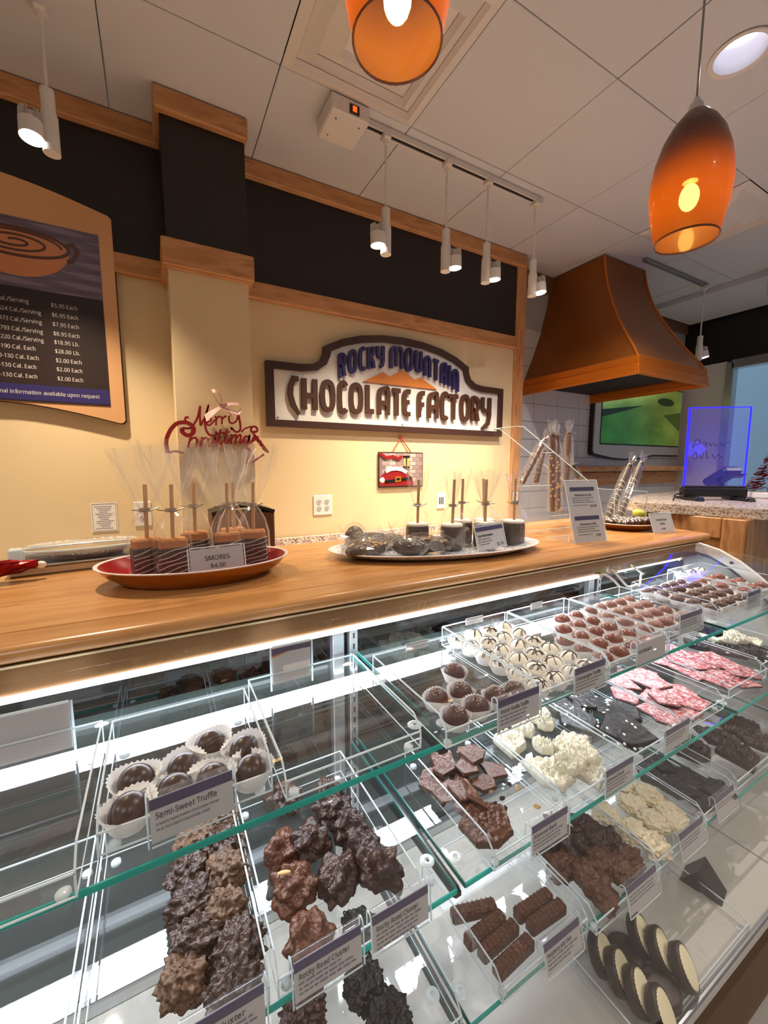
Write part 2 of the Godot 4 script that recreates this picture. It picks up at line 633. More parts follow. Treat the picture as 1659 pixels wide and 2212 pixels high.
func wrap_film(s: int, rad: Vector3, crumple: float) -> MB:
	var n := FastNoiseLite.new()
	n.seed = s
	n.frequency = 1.6
	n.fractal_octaves = 2
	var rows := []
	for i in 12:
		var f := PI * i / 11
		var row := PackedVector3Array()
		for k in 22:
			var t := TAU * k / 22
			var d := Vector3(sin(f) * cos(t), -cos(f), sin(f) * sin(t))
			var p := rad * d * (1.05 + crumple * n.get_noise_3dv(d * 3.0) + crumple * 0.8 * n.get_noise_3dv(d * 9.0))
			p.y = maxf(p.y, -rad.y * 0.98) + rad.y
			row.append(p)
		rows.append(row)
	var b := MB.new()
	b.grid(rows, true, true)
	return b

func drizzle_on(mesh: MB, s: int, rad: Vector3, count: int, w: float, tilt := 0.5) -> void:
	# thin lines lying over an upright dome of radii rad
	var r := rg(s)
	for c in count:
		var a := r.randf_range(-0.75, 0.75)
		var ang := r.randf_range(-tilt, tilt) + (PI / 2 if c % 3 == 2 else 0.0)
		var path := []
		for k in 11:
			var t := lerpf(-0.95, 0.95, k / 10.0)
			var u := Vector2(t * sqrt(maxf(0.02, 1 - a * a)), a + 0.06 * sin(t * 5.0 + c)).rotated(ang)
			var q := u.length()
			if q > 0.97:
				u *= 0.97 / q
				q = 0.97
			path.append(Vector3(u.x, sqrt(1 - q * q), u.y) * rad * 1.015)
		mesh.tube(path, w, 5)

func paper_cup(ra: float, rb: float, h: float, pleats: int) -> MB:
	var rows := []
	var seg := pleats * 2
	for e in [[0.0, 0.0, 0.0], [ra, 0.0, 0.2], [lerpf(ra, rb, 0.35), h * 0.4, 0.6], [lerpf(ra, rb, 0.75), h * 0.8, 0.9], [rb, h, 1.0]]:
		var row := PackedVector3Array()
		for k in seg:
			var t := TAU * k / seg
			var z := 1.0 if k % 2 else -1.0
			var rr: float = e[0] + e[2] * z * 0.0011
			row.append(Vector3(cos(t) * rr, e[1] + (z * 0.0008 if e[2] == 1.0 else 0.0) + (0.0035 * cos(2.0 * t) * e[2] * e[2]), sin(t) * rr))
		rows.append(row)
	var b := MB.new()
	b.grid(rows, true, false, true)
	return b

# ---------------------------------------------------------------- the scene
func _ready() -> void:
	sans = SystemFont.new()
	sans.font_names = PackedStringArray(["Droid Sans"])
	var cam := Camera3D.new()
	cam.name = "camera"
	cam.position = Vector3(0, H, 0)
	cam.rotation_degrees = Vector3(-6.5, -28.95, 0)
	cam.fov = 102.98
	cam.near = 0.02
	add_child(cam)
	cam.current = true
	var env := Environment.new()
	env.background_mode = Environment.BG_COLOR
	env.background_color = c8(150, 176, 196)
	env.background_energy_multiplier = 0.7
	env.tonemap_mode = Environment.TONE_MAPPER_LINEAR
	env.tonemap_exposure = 1.7
	env.sdfgi_enabled = true
	env.ssao_enabled = true
	env.ssil_enabled = true
	var we := WorldEnvironment.new()
	we.name = "environment"
	we.environment = env
	add_child(we)
	# light of the case: a long tube under the counter edge
	area("case_light", Vector3(0.0, -0.395, -0.855), Vector3(0, -1, 0.35), Vector2(2.6, 0.05), 0.92, c8(236, 244, 255))
	area("case_end_light", Vector3(1.68, -0.395, -0.868), Vector3(0, -1, 0.35), Vector2(0.44, 0.018), 0.16, c8(236, 244, 255))
	# recessed lamps of the shop: one in view, unseen grid evening the wall light
	for k in LAMPS.size():
		downlight(LAMPS[k], LAMP_AT[k])
	make_materials()
	room()
	alcove()
	wall_things()
	ceiling_things()
	case_body()
	counter_things()
	case_goods()

func aim(o: Node3D, at: Vector3, towards: Vector3) -> void:
	o.transform = Transform3D(Basis.looking_at(towards, Vector3.UP if absf(towards.normalized().y) < 0.99 else Vector3.BACK), at + Vector3(0, H, 0))

func area(called: String, at: Vector3, towards: Vector3, size: Vector2, e: float, c: Color) -> void:
	var l := AreaLight3D.new()
	l.name = called
	add_child(l)
	aim(l, at, towards)
	l.area_size = size
	l.light_energy = e
	l.light_color = c
	l.area_range = 12.0
	l.shadow_enabled = true

func spot(called: String, at: Vector3, towards: Vector3, angle: float, e: float, c: Color, size := 0.03) -> void:
	var l := SpotLight3D.new()
	l.name = called
	add_child(l)
	aim(l, at, towards)
	l.spot_angle = angle
	l.spot_angle_attenuation = 0.7
	l.spot_range = 12.0
	l.spot_attenuation = 2.0
	l.light_energy = e
	l.light_color = c
	l.light_size = size
	l.shadow_enabled = true

func downlight(p: Vector3, where: String) -> void:
	var o := thing("recessed_downlight", "round recessed ceiling downlight glowing white, " + where, "ceiling light", Vector3(p.x, 1.566, p.z), 0.0, "shop downlights")
	var b := MB.new()
	b.lathe([[0.082, -0.002], [0.098, -0.006], [0.1, -0.001], [0.098, 0.0]], 32)
	part("trim_ring", b, mat("white_metal", c8(226, 220, 214), 0.4), o)
	b = MB.new()
	b.lathe([[0.083, -0.002], [0.078, 0.03], [0.066, 0.085], [0.0, 0.09]], 32)
	part("reflector", b, mat("reflector", c8(176, 178, 186), 0.4), o)
	b = MB.new()
	b.lathe([[0.0, 0.07], [0.04, 0.071], [0.056, 0.075], [0.056, 0.081], [0.0, 0.082]], 32)
	part("lens", b, glow("downlight_lens", c8(250, 244, 255), 4.0), o)
	spot("downlight", Vector3(p.x, 1.566 - 0.012, p.z), Vector3(0, -1, 0.001), 66.0, 0.85 if p.z > 0.5 else 1.8, c8(255, 242, 232), 0.012)

# ---------------------------------------------------------------- room
func room() -> void:
	var b := MB.new()
	b.box(Vector3(1.0, -1.5, 0.3), Vector3(9.2, 0.1, 6.4))
	struct("floor", b, mats.floor_tile, self, "pale shop floor seen past the case at the bottom right", "floor")
	var mt := thing("floor_mat", "brown textured strip of mat along the foot of the case", "mat", Vector3(0, -1.45, 0))
	var b2 := MB.new()
	b2.box(Vector3(1.4, 0.005, -0.39), Vector3(2.8, 0.01, 0.115), 0.004)
	part("mat_body", b2, mats.floor_brown, mt)
	# ceiling: slab, then tiles
	b = MB.new()
	b.box(Vector3(1.0, 1.76, 0.3), Vector3(9.2, 0.1, 6.4))
	var ce := struct("ceiling", b, mat("grid_back", c8(206, 204, 204), 0.9), self, "white suspended ceiling of square panels with thin dark joints", "ceiling")
	var tile := MB.new()
	tile.box(Vector3(0, 0.016, 0), Vector3(0.607, 0.026, 0.607), 0.002)
	var tm := tile.done()
	var half := MB.new()
	half.box(Vector3(0, 0.016, 0), Vector3(0.604, 0.026, 0.12), 0.003)
	for i in range(-6, 8):
		for k in range(-2, 6):
			var x := 0.817 + 0.61 * i
			var z := -1.465 + 0.61 * k
			if x > 5.3 or x < -3.2 or (i == 0 and k == 0) or (i == 4 and k == 0):
				continue
			if k == -2 or z < -2.4:
				continue
			var near := []
			for q in LAMPS:
				if absf(q.x - x) < 0.4 and absf(q.z - z) < 0.4:
					near.append(q)
			if near:
				# cut round the recessed lamp
				var o := CSGBox3D.new()
				o.size = Vector3(0.604, 0.026, 0.604)
				o.name = "ceiling_panel"
				o.material = mats.ceiling_tile
				ce.add_child(o, true)
				o.position = Vector3(x, 1.582, z)
				for q in near:
					var h := CSGCylinder3D.new()
					h.name = "lamp_hole"
					h.operation = CSGShape3D.OPERATION_SUBTRACTION
					h.radius = 0.09
					h.height = 0.1
					h.sides = 32
					o.add_child(h, true)
					h.position = Vector3(q.x - x, 0, q.z - z)
				continue
			part("ceiling_panel", tm, mats.ceiling_tile, ce).position = Vector3(x, 1.566, z)
		var hx := 0.817 + 0.61 * i
		if hx > -3.2 and hx < 5.3:
			var hp := part("ceiling_panel", half, mats.ceiling_tile, ce)
			hp.position = Vector3(hx, 1.566, -2.442) if hx < 2.5 else Vector3(hx, 1.566, -2.442)
			var row := part("ceiling_panel", tm, mats.ceiling_tile, ce)
			row.position = Vector3(hx, 1.566, -2.075)
	# sign wall
	b = MB.new()
	b.box(Vector3(-0.5, 0.058, -2.46), Vector3(6.06, 3.016, 0.2))
	var w := struct("wall_back", b, mats.cream, self, "cream wall with a black upper band behind the counter", "wall")
	b = MB.new()
	b.box(Vector3(-0.53, 1.225, -2.3575), Vector3(5.94, 0.51, 0.012))
	part("black_band", b, mats.black_paint, w)
	b = MB.new()
	b.box(Vector3(-0.5, 1.523, -2.345), Vector3(6.02, 0.086, 0.045), 0.006)
	b.box(Vector3(-0.5, 1.484, -2.351), Vector3(6.02, 0.014, 0.03), 0.005)
	struct("trim_1", b, mats.maple, self, "maple trim board along the top of the sign wall under the ceiling", "trim")
	b = MB.new()
	b.box(Vector3(-0.53, 0.929, -2.347), Vector3(5.96, 0.088, 0.04), 0.006)
	struct("trim_2", b, mats.maple, self, "maple trim board between the black band and cream wall", "trim")
	b = MB.new()
	b.box(Vector3(2.488, 0.06, -2.353), Vector3(0.092, 3.0, 0.03), 0.005)
	b.box(Vector3(2.536, 0.06, -2.43), Vector3(0.018, 3.0, 0.17), 0.004)
	struct("trim_3", b, mats.maple_up, self, "upright maple corner board at the right end of the sign wall", "trim")
	# column
	b = MB.new()
	b.box(Vector3(0.26, 0.058, -2.24), Vector3(0.34, 3.01, 0.24))
	var c := struct("column", b, mats.cream, self, "square cream column with black upper half between menu and sign", "column")
	b = MB.new()
	b.box(Vector3(0.26, 1.22, -2.237), Vector3(0.346, 0.52, 0.24), 0.002)
	part("black_casing", b, mats.black_paint, c)
	b = MB.new()
	b.box(Vector3(0.26, 0.925, -2.222), Vector3(0.39, 0.115, 0.26), 0.006)
	b.box(Vector3(0.26, 0.868, -2.23), Vector3(0.362, 0.016, 0.25), 0.005)
	part("capital_board", b, mats.maple, c)
	b = MB.new()
	b.box(Vector3(0.255, 1.522, -2.215), Vector3(0.378, 0.088, 0.26), 0.006)
	part("crown_board", b, mats.maple, c)
	# the rest of the shell, outside the picture
	b = MB.new()
	b.box(Vector3(1.0, 0.058, 3.45), Vector3(9.2, 3.016, 0.1))
	struct("wall_front", b, mats.wall_white, self, "plain shop wall behind the viewer", "wall")
	b = MB.new()
	b.box(Vector3(-3.55, 0.058, 0.5), Vector3(0.1, 3.016, 6.0))
	struct("wall_left", b, mats.cream, self, "plain cream wall at the far left of the shop", "wall")

func alcove() -> void:
	var b := MB.new()
	b.box(Vector3(3.9, 0.058, -2.56), Vector3(2.75, 3.016, 0.1))
	var w := struct("wall_alcove", b, mats.tile_joint, self, "white tiled wall of the alcove behind the copper hood", "wall")
	var tb := MB.new()
	tb.box(Vector3.ZERO, Vector3(0.296, 0.146, 0.012), 0.002)
	var tmesh := tb.done()
	for r in range(0, 12):
		for k in range(0, 9):
			var x := 2.7 + 0.3 * k
			if x > 5.2:
				continue
			part("wall_tile", tmesh, mats.tile_white, w).position = Vector3(x, -0.6 + 0.15 * r, -2.506)
	b = MB.new()
	b.box(Vector3(3.9, 1.5, -2.49), Vector3(2.6, 0.13, 0.03), 0.005)
	struct("trim_4", b, mat("trim_dark", c8(112, 84, 60), 0.5), self, "brown trim board high on the alcove wall behind the hood", "trim")
	# right wall with a glazed shop door
	b = MB.new()
	b.box(Vector3(5.28, 1.32, -0.3), Vector3(0.12, 0.5, 4.5))
	var rw := struct("wall_right", b, mats.black_paint, self, "black upper band of the far right wall over the glazed door", "wall")
	b = MB.new()
	b.box(Vector3(5.28, -0.19, -2.3), Vector3(0.12, 2.54, 0.4))
	part("white_panel", b, mats.wall_white, rw)
	b = MB.new()
	b.box(Vector3(5.28, 0.058, 2.2), Vector3(0.12, 3.0, 2.5))
	part("wall_panel", b, mats.wall_white, rw)
	b = MB.new()
	for z in [-2.06, -1.0, 0.95]:
		b.box(Vector3(5.24, -0.2, z), Vector3(0.1, 2.5, 0.07), 0.006)
	b.box(Vector3(5.24, 1.03, -0.5), Vector3(0.1, 0.09, 3.1), 0.006)
	b.box(Vector3(5.24, -1.4, -0.5), Vector3(0.1, 0.09, 3.1), 0.006)
	var d := struct("door_1", b, mats.aluminium, self, "aluminium framed glass shop door at the far right edge", "door")
	b = MB.new()
	b.quad(Vector3(5.25, -1.36, -2.03), Vector3(5.25, -1.36, 0.92), Vector3(5.25, 0.99, 0.92), Vector3(5.25, 0.99, -2.03), Vector3.LEFT)
	part("glass_pane", b, mats.glass, d)
	# hallway outside
	b = MB.new()
	b.box(Vector3(7.6, 0.2, -0.5), Vector3(0.1, 4.0, 7.0))
	struct("wall_outside", b, mat("pale_blue", c8(196, 214, 226), 0.8), self, "pale wall across the hallway beyond the glass door", "wall")
	b = MB.new()
	b.box(Vector3(6.5, -1.5, -0.5), Vector3(2.3, 0.1, 7.0))
	struct("floor_outside", b, mats.floor_tile, self, "hallway floor beyond the glass door", "floor")
	# bulkhead
	b = MB.new()
	b.box(Vector3(4.78, 1.545, -0.9), Vector3(0.78, 0.045, 3.1))
	struct("ceiling_bulkhead", b, mats.ceiling_tile, self, "shallow ceiling bulkhead along the far right wall", "ceiling")
	# hood
	var o := thing("range_hood", "large copper range hood flaring down over the alcove", "hood", Vector3(3.15, 0.0, -2.05))
	var rows := []
	for e in [[0.0, 0.0], [0.08, 0.1], [0.2, 0.28], [0.35, 0.48], [0.52, 0.68], [0.7, 0.85], [0.86, 0.95], [1.0, 1.0]]:
		var y: float = lerpf(0.7, 1.56, e[0])
		var f: float = e[1]
		var x0 := lerpf(2.72, 3.0, f)
		var x1 := lerpf(3.6, 3.52, f)
		var z1 := lerpf(-1.575, -2.03, f)
		rows.append([Vector3(x0, y, -2.5), Vector3(x0, y, z1), Vector3(x1, y, z1), Vector3(x1, y, -2.5)])
	b = MB.new()
	b.xf = Transform3D(Basis(), Vector3(-3.15, 0, 2.05))
	var seam := MB.new()
	seam.xf = b.xf
	for s in 3:
		var g := []
		for r in rows:
			g.append(PackedVector3Array([r[s], (r[s] + r[s + 1]) * 0.5, r[s + 1]]))
		b.grid(g, false, false, false)
	for s in [1, 2]:
		var path := []
		for r in rows:
			path.append(r[s])
		seam = MB.new()
		seam.xf = b.xf
		seam.tube(path, 0.009, 6)
		part("seam_strip", seam, mats.hood_edge, o)
	part("canopy", b, mats.hood_copper, o)
	b = MB.new()
	b.xf = seam.xf
	for e in [[0.68, 0.05, 0.0], [0.625, 0.06, 0.008], [0.59, 0.02, 0.016]]:
		var k: float = e[2]
		b.box(Vector3(2.725 - k, e[0], -2.04), Vector3(0.02, e[1], 0.93 + k), 0.004)
		b.box(Vector3(3.595 + k, e[0], -2.04), Vector3(0.02, e[1], 0.93 + k), 0.004)
		b.box(Vector3(3.16, e[0], -1.575 + k), Vector3(0.89 + 2 * k, e[1], 0.02), 0.004)
	part("rim_band", b, mats.hood_edge, o)
	b = MB.new()
	b.xf = seam.xf
	b.box(Vector3(3.16, 0.66, -2.04), Vector3(0.84, 0.012, 0.9))
	part("filter_tray", b, mats.hood_black, o)  # near-black sheet closing the hood from below
	# screen
	o = thing("menu_screen", "wall screen showing green leaf picture in silver curved frame below the hood", "screen", Vector3(4.38, 0.0, -2.47))
	var pl := [Vector2(-0.76, 0.8), Vector2(-0.76, 0.14)]
	for k in 13:
		var t := k / 12.0
		pl.append(Vector2(lerpf(-0.74, 0.76, t), 0.115 - 0.045 * sin(PI * minf(1.0, t * 1.5))))
	pl.append(Vector2(0.76, 0.8))
	b = MB.new()
	b.prism(pl, -0.025, 0.022)
	part("frame", b, mat("silver_frame", c8(206, 200, 196), 0.4, 0.3), o)
	b = MB.new()
	for q in pl.size():
		pl[q] = pl[q] * 1.0 + Vector2(signf(pl[q].x) * 0.015, -0.015 if pl[q].y < 0.5 else 0.015)
	b.prism(pl, -0.03, 0.008)
	part("frame_edge", b, mats.black_plastic, o)
	var im := Image.create(256, 128, false, Image.FORMAT_RGB8)
	var n := FastNoiseLite.new()
	n.seed = 4
	n.frequency = 0.01
	for yy in 128:
		for xx in 256:
			var u := xx / 255.0
			var v := yy / 127.0
			var cc := Color(0.36, 0.42, 0.16).lerp(Color(0.16, 0.36, 0.14), clampf(v * 1.4 - u * 0.6, 0, 1))
			var leaf := u - 0.75 + 0.45 * (v - 0.5)
			cc = cc.lerp(Color(0.66, 0.74, 0.42), clampf((leaf + 0.1) * 3.0, 0, 1) * clampf(v * 1.6, 0, 1))
			if u > 0.25 and v < 0.42 and v < (u - 0.27) * 0.9 and u < 0.62 - v * 0.3:
				cc = cc.lerp(Color(0.16, 0.22, 0.05), 0.85)
			if v > 0.55 and absf(u - 0.66 + (v - 0.55) * 0.4) < (v - 0.5) * 0.12:
				cc = Color(0.06, 0.1, 0.03)
			if Vector2(u - 0.78, (v - 0.22) * 0.6).length() < 0.07:
				cc = cc.lerp(Color(0.04, 0.07, 0.02), 0.8)
			cc = cc * (0.9 + 0.2 * n.get_noise_2d(xx, yy * 2))
			im.set_pixel(xx, yy, cc)
	var sm := mat("screen_print", Color(0.05, 0.05, 0.05), 0.25)
	sm.emission_enabled = true
	sm.emission_texture = ImageTexture.create_from_image(im)
	sm.emission = Color.BLACK
	sm.emission_energy_multiplier = 0.6
	b = MB.new()
	b.quad(Vector3(-0.67, 0.215, 0.027), Vector3(0.73, 0.215, 0.027), Vector3(0.73, 0.8, 0.027), Vector3(-0.67, 0.8, 0.027), Vector3.BACK)
	part("display", b, sm, o)
	b = MB.new()
	b.box(Vector3(0.03, 0.505, 0.02), Vector3(1.42, 0.61, 0.008), 0.003)
	part("bezel", b, mats.black_plastic, o)
	text("Simple Desserts", 0.035, Vector3(0.2, 0.42, 0.029), mat("faint_green", c8(120, 170, 90), 0.5), o)
	# shelf under the screen
	o = thing("wall_shelf", "maple wall shelf with cleat under the green screen", "shelf", Vector3(4.3, 0.0, -2.42))
	b = MB.new()
	b.box(Vector3(0, -0.03, 0), Vector3(1.9, 0.05, 0.16), 0.008)
	part("board", b, mats.maple, o)
	b = MB.new()
	b.box(Vector3(-0.02, -0.13, -0.055), Vector3(1.7, 0.13, 0.04), 0.005)
	part("cleat", b, mats.maple, o)
	# checkout counter
	o = thing("checkout_counter", "speckled stone topped checkout counter on maple base at the right", "counter", Vector3(2.9, -1.45, -1.1))
	b = MB.new()
	b.xf = Transform3D(Basis(), Vector3(-2.9, 1.45, 1.1)) * Transform3D(Basis(Vector3.RIGHT, PI / 2), Vector3.ZERO)
	b.prism([Vector2(2.28, -1.28), Vector2(2.33, -1.37), Vector2(2.86, -1.6), Vector2(3.7, -1.72), Vector2(3.7, -0.5), Vector2(2.5, -0.5)], 0.2, 0.248)
	part("stone_top", b, mats.granite, o)
	b = MB.new()
	b.xf = Transform3D(Basis(), Vector3(-2.9, 1.45, 1.1))
	b.box(Vector3(2.96, -0.85, -1.02), Vector3(1.2, 1.2, 0.42))
	part("base", b, mats.cabinet_wood, o)
	b = MB.new()
	b.xf = Transform3D(Basis(), Vector3(-2.9, 1.45, 1.1))
	b.box(Vector3(2.36, -0.85, -0.86), Vector3(0.03, 1.2, 0.09), 0.004)
	b.box(Vector3(2.362, -0.3, -1.07), Vector3(0.026, 0.1, 0.32), 0.004)
	part("corner_post", b, mats.maple_up, o)
	# blue lit message board
	var dir := (Vector3(2.99, 0, -1.04) - Vector3(2.70, 0, -1.25)).normalized()
	var turn := atan2(-dir.z, dir.x)
	o = thing("message_board", "blue edge-lit clear message board with handwriting on black base", "sign", Vector3(2.83, -0.2, -1.15), turn)
	b = MB.new()
	b.box(Vector3(0, 0.045, 0), Vector3(0.34, 0.05, 0.05), 0.004)
	b.box(Vector3(0, 0.075, 0), Vector3(0.33, 0.015, 0.03), 0.003)
	part("base", b, mats.black_plastic, o)
	for x in [-0.13, 0.13]:
		b = MB.new()
		b.box(Vector3(x, 0.012, 0.045), Vector3(0.05, 0.02, 0.13), 0.006)
		b.box(Vector3(x, 0.006, 0.1), Vector3(0.035, 0.011, 0.05), 0.004)
		b.box(Vector3(x, 0.008, -0.06), Vector3(0.04, 0.013, 0.08), 0.004)
		part("foot", b, mats.black_plastic, o)
	b = MB.new()
	b.quad(Vector3(-0.16, 0.08, 0), Vector3(0.16, 0.08, 0), Vector3(0.16, 0.53, 0), Vector3(-0.16, 0.53, 0), Vector3.BACK)
	var bp := pane("blue_pane", Color(0.35, 0.35, 0.95, 0.16), 0.05)
	bp.emission_enabled = true
	bp.emission = Color(0.12, 0.08, 0.9)
	bp.emission_energy_multiplier = 0.22
	part("message_pane", b, bp, o)
	b = MB.new()
	for e in [[Vector3(-0.16, 0.08, 0), Vector3(-0.16, 0.53, 0), 0.009], [Vector3(0.16, 0.08, 0), Vector3(0.16, 0.53, 0), 0.006], [Vector3(-0.16, 0.53, 0), Vector3(0.16, 0.53, 0), 0.005]]:
		b.bar(e[0], e[1], e[2], e[2])
	part("lit_edge", b, glow("led_blue", Color(0.08, 0.06, 1.0), 3.0), o)
	b = MB.new()
	var scr := [[-0.13, 0.3, -0.12, 0.345, -0.1, 0.35, -0.09, 0.33, -0.12, 0.315], [-0.08, 0.32, -0.075, 0.335, -0.06, 0.335, -0.065, 0.31, -0.045, 0.33], [-0.04, 0.33, -0.035, 0.31, -0.02, 0.33, -0.005, 0.31, 0.005, 0.33], [0.015, 0.33, 0.03, 0.31, 0.045, 0.335, 0.06, 0.33], [-0.13, 0.25, -0.11, 0.28, -0.1, 0.245, -0.125, 0.24], [-0.09, 0.26, -0.075, 0.24, -0.07, 0.275], [-0.055, 0.285, -0.05, 0.24, -0.035, 0.245], [-0.025, 0.265, -0.01, 0.24, 0.01, 0.265, 0.03, 0.245]]
	for s in scr:
		var p := []
		for k in range(0, s.size(), 2):
			p.append(Vector3(s[k], s[k + 1], 0.003))
		b.tube(p, 0.0022, 5)
	part("handwriting", b, mat("marker", c8(40, 30, 90), 0.5), o)
	b = MB.new()
	var cab := []
	for p in [Vector3(-0.17, 0.04, 0), Vector3(-0.22, 0.03, 0.03), Vector3(-0.27, -0.02, 0.1), Vector3(-0.32, -0.12, 0.18), Vector3(-0.34, -0.3, 0.2)]:
		cab.append(p)
	b.tube(cab, 0.004, 6)
	part("power_cord", b, mats.black_plastic, o)
	o.set_meta("label", "blue edge-lit clear message board with handwriting on black base")
	var bl := OmniLight3D.new()
	bl.name = "message_board_light"
	add_child(bl)
	bl.position = Vector3(2.72, 0.1 + H, -1.02)
	bl.light_color = Color(0.15, 0.12, 1.0)
	bl.light_energy = 0.02
	bl.light_size = 0.05
	bl.omni_range = 8.0
	bl.omni_attenuation = 2.0
	bl.shadow_enabled = true
	# card reader behind the board
	o = thing("card_reader", "black card reader on a stand behind the blue message board", "card reader", Vector3(3.2, -0.2, -1.26), -0.5)
	b = MB.new()
	b.cyl(Vector3(0, 0, 0), Vector3(0, 0.012, 0), 0.07, 0.065, 20)
	b.cyl(Vector3(0, 0.01, 0), Vector3(0, 0.09, 0), 0.018, 0.016, 12)
	part("stand", b, mats.black_plastic, o)
	b = MB.new()
	b.xf = Transform3D(Basis(Vector3.RIGHT, -0.5), Vector3(0, 0.13, 0))
	b.box(Vector3.ZERO, Vector3(0.12, 0.05, 0.2), 0.015)
	b.box(Vector3(0.1, 0.01, 0.0), Vector3(0.1, 0.025, 0.05), 0.008)
	part("terminal", b, mats.black_plastic, o)
	# tinsel tree and its box
	o = thing("tinsel_tree", "small red tinsel tree at the right edge on the stone counter", "ornament", Vector3(3.34, -0.16, -1.06))
	b = MB.new()
	var r := rg(77)
	for k in 260:
		var y := r.randf() * 0.28
		var rad := 0.13 * (1.0 - y / 0.3)
		var t := r.randf() * TAU
		var p0 := Vector3(cos(t) * rad * 0.5, y, sin(t) * rad * 0.5)
		var p1 := Vector3(cos(t) * rad, y - 0.015 + r.randf() * 0.02, sin(t) * rad)
		var sd := Vector3(-sin(t), 0.4, cos(t)) * 0.007
		b.tri(p0 - sd, p0 + sd, p1)
		b.tri(p0, p1 - sd, p1 + sd)
	stuffpart("tinsel", b, mats.red_foil, o)
	b = MB.new()
	b.cyl(Vector3(0, -0.04, 0), Vector3(0, 0.26, 0), 0.012, 0.004, 8)
	part("stem", b, mats.red_foil, o)
	o = thing("gift_box", "low white box under the red tinsel tree", "box", Vector3(3.34, -0.2, -1.06))
	b = MB.new()
	b.box(Vector3(0, 0.018, 0), Vector3(0.24, 0.036, 0.2), 0.006)
	part("carton", b, mats.paper, o)

# ---------------------------------------------------------------- on the walls
const GLYPH := {
	"C": [[0.46, 0.88, 0.36, 0.98, 0.22, 0.96, 0.13, 0.82, 0.11, 0.5, 0.13, 0.18, 0.22, 0.04, 0.36, 0.02, 0.46, 0.1]],
	"O": [[0.3, 0.96, 0.16, 0.88, 0.1, 0.5, 0.16, 0.12, 0.3, 0.04, 0.44, 0.12, 0.5, 0.5, 0.44, 0.88, 0.3, 0.96]],
	"H": [[0.11, 0.0, 0.11, 1.0], [0.46, 0.0, 0.46, 1.0], [0.11, 0.46, 0.46, 0.46]],
	"L": [[0.11, 1.0, 0.11, 0.09, 0.44, 0.09]],
	"A": [[0.11, 0.0, 0.11, 0.6, 0.15, 0.84, 0.28, 0.92, 0.45, 0.92, 0.45, 0.0], [0.11, 0.42, 0.45, 0.42]],
	"T": [[0.02, 0.91, 0.46, 0.91], [0.25, 0.91, 0.25, 0.0]],
	"E": [[0.46, 0.91, 0.24, 0.91, 0.13, 0.78, 0.11, 0.5, 0.13, 0.2, 0.24, 0.09, 0.46, 0.09], [0.11, 0.52, 0.4, 0.52]],
	"F": [[0.11, 0.0, 0.11, 0.7, 0.16, 0.86, 0.28, 0.91, 0.46, 0.91], [0.11, 0.48, 0.42, 0.48]],
	"R": [[0.11, 0.0, 0.11, 0.91, 0.3, 0.91, 0.42, 0.82, 0.44, 0.68, 0.4, 0.52, 0.28, 0.44, 0.11, 0.44], [0.26, 0.44, 0.34, 0.3, 0.42, 0.0]],
	"Y": [[0.11, 1.0, 0.11, 0.66, 0.18, 0.5, 0.3, 0.48, 0.42, 0.5], [0.44, 1.0, 0.44, 0.3, 0.38, 0.1, 0.24, 0.02]],
	"K": [[0.11, 0.0, 0.11, 1.0], [0.44, 1.0, 0.4, 0.72, 0.3, 0.54, 0.14, 0.48], [0.14, 0.48, 0.32, 0.42, 0.42, 0.28, 0.46, 0.0]],
	"M": [[0.11, 0.0, 0.11, 0.7, 0.16, 0.88, 0.27, 0.93, 0.36, 0.86, 0.38, 0.66, 0.38, 0.1], [0.38, 0.66, 0.42, 0.86, 0.52, 0.93, 0.62, 0.88, 0.66, 0.7, 0.66, 0.0]],
	"U": [[0.11, 1.0, 0.11, 0.3, 0.16, 0.12, 0.28, 0.07, 0.42, 0.12, 0.46, 0.3, 0.46, 1.0]],
	"N": [[0.11, 0.0, 0.11, 0.66, 0.16, 0.86, 0.28, 0.93, 0.4, 0.86, 0.45, 0.66, 0.45, 0.0]],
	"I": [[0.11, 0.0, 0.11, 1.0]],
}

func smooth_line(p: Array) -> Array:
	var closed: bool = p[0].distance_to(p[p.size() - 1]) < 1e-6
	var c := Curve2D.new()
	var n := p.size()
	for k in n:
		var a: Vector2 = p[k - 1] if k > 0 else (p[n - 2] if closed else p[0])
		var z: Vector2 = p[k + 1] if k < n - 1 else (p[1] if closed else p[n - 1])
		var u: Vector2 = p[k] - a
		var v: Vector2 = z - p[k]
		var d := (z - a).normalized()
		c.add_point(p[k], -d * u.length() * 0.33, d * v.length() * 0.33)
	var q := []
	for v in c.tessellate(3, 6):
		if q.is_empty() or v.distance_to(q[-1]) > 0.002:
			q.append(v)
	if closed:
		q[-1] = q[0]
	return q

func glyph(ch: String, x0: float, x1: float, y0: float, y1: float, t: float, slope: float, m: Material, o: Node3D) -> void:
	# one raised letter between two upright edges; slope tips its foot line
	var lo := 9.0
	var hi := -9.0
	for s in GLYPH[ch]:
		for k in range(0, s.size(), 2):
			lo = minf(lo, s[k])
			hi = maxf(hi, s[k])
	var w := (x1 - x0 - t) / maxf(hi - lo, 0.01)
	var zs := 0.0
	var b := MB.new()
	for s in GLYPH[ch]:
		var p := []
		for k in range(0, s.size(), 2):
			var x: float = (x0 + x1) * 0.5 if hi - lo < 0.01 else x0 + t * 0.5 + (s[k] - lo) * w
			p.append(Vector2(x, lerpf(y0, y1, s[k + 1]) + slope * (x - (x0 + x1) * 0.5)))
		zs += 0.0004
		b.stroke(smooth_line(p) if p.size() > 4 else p, t, 0.016, 0.034 + zs)
	part("letter", b, m, o)

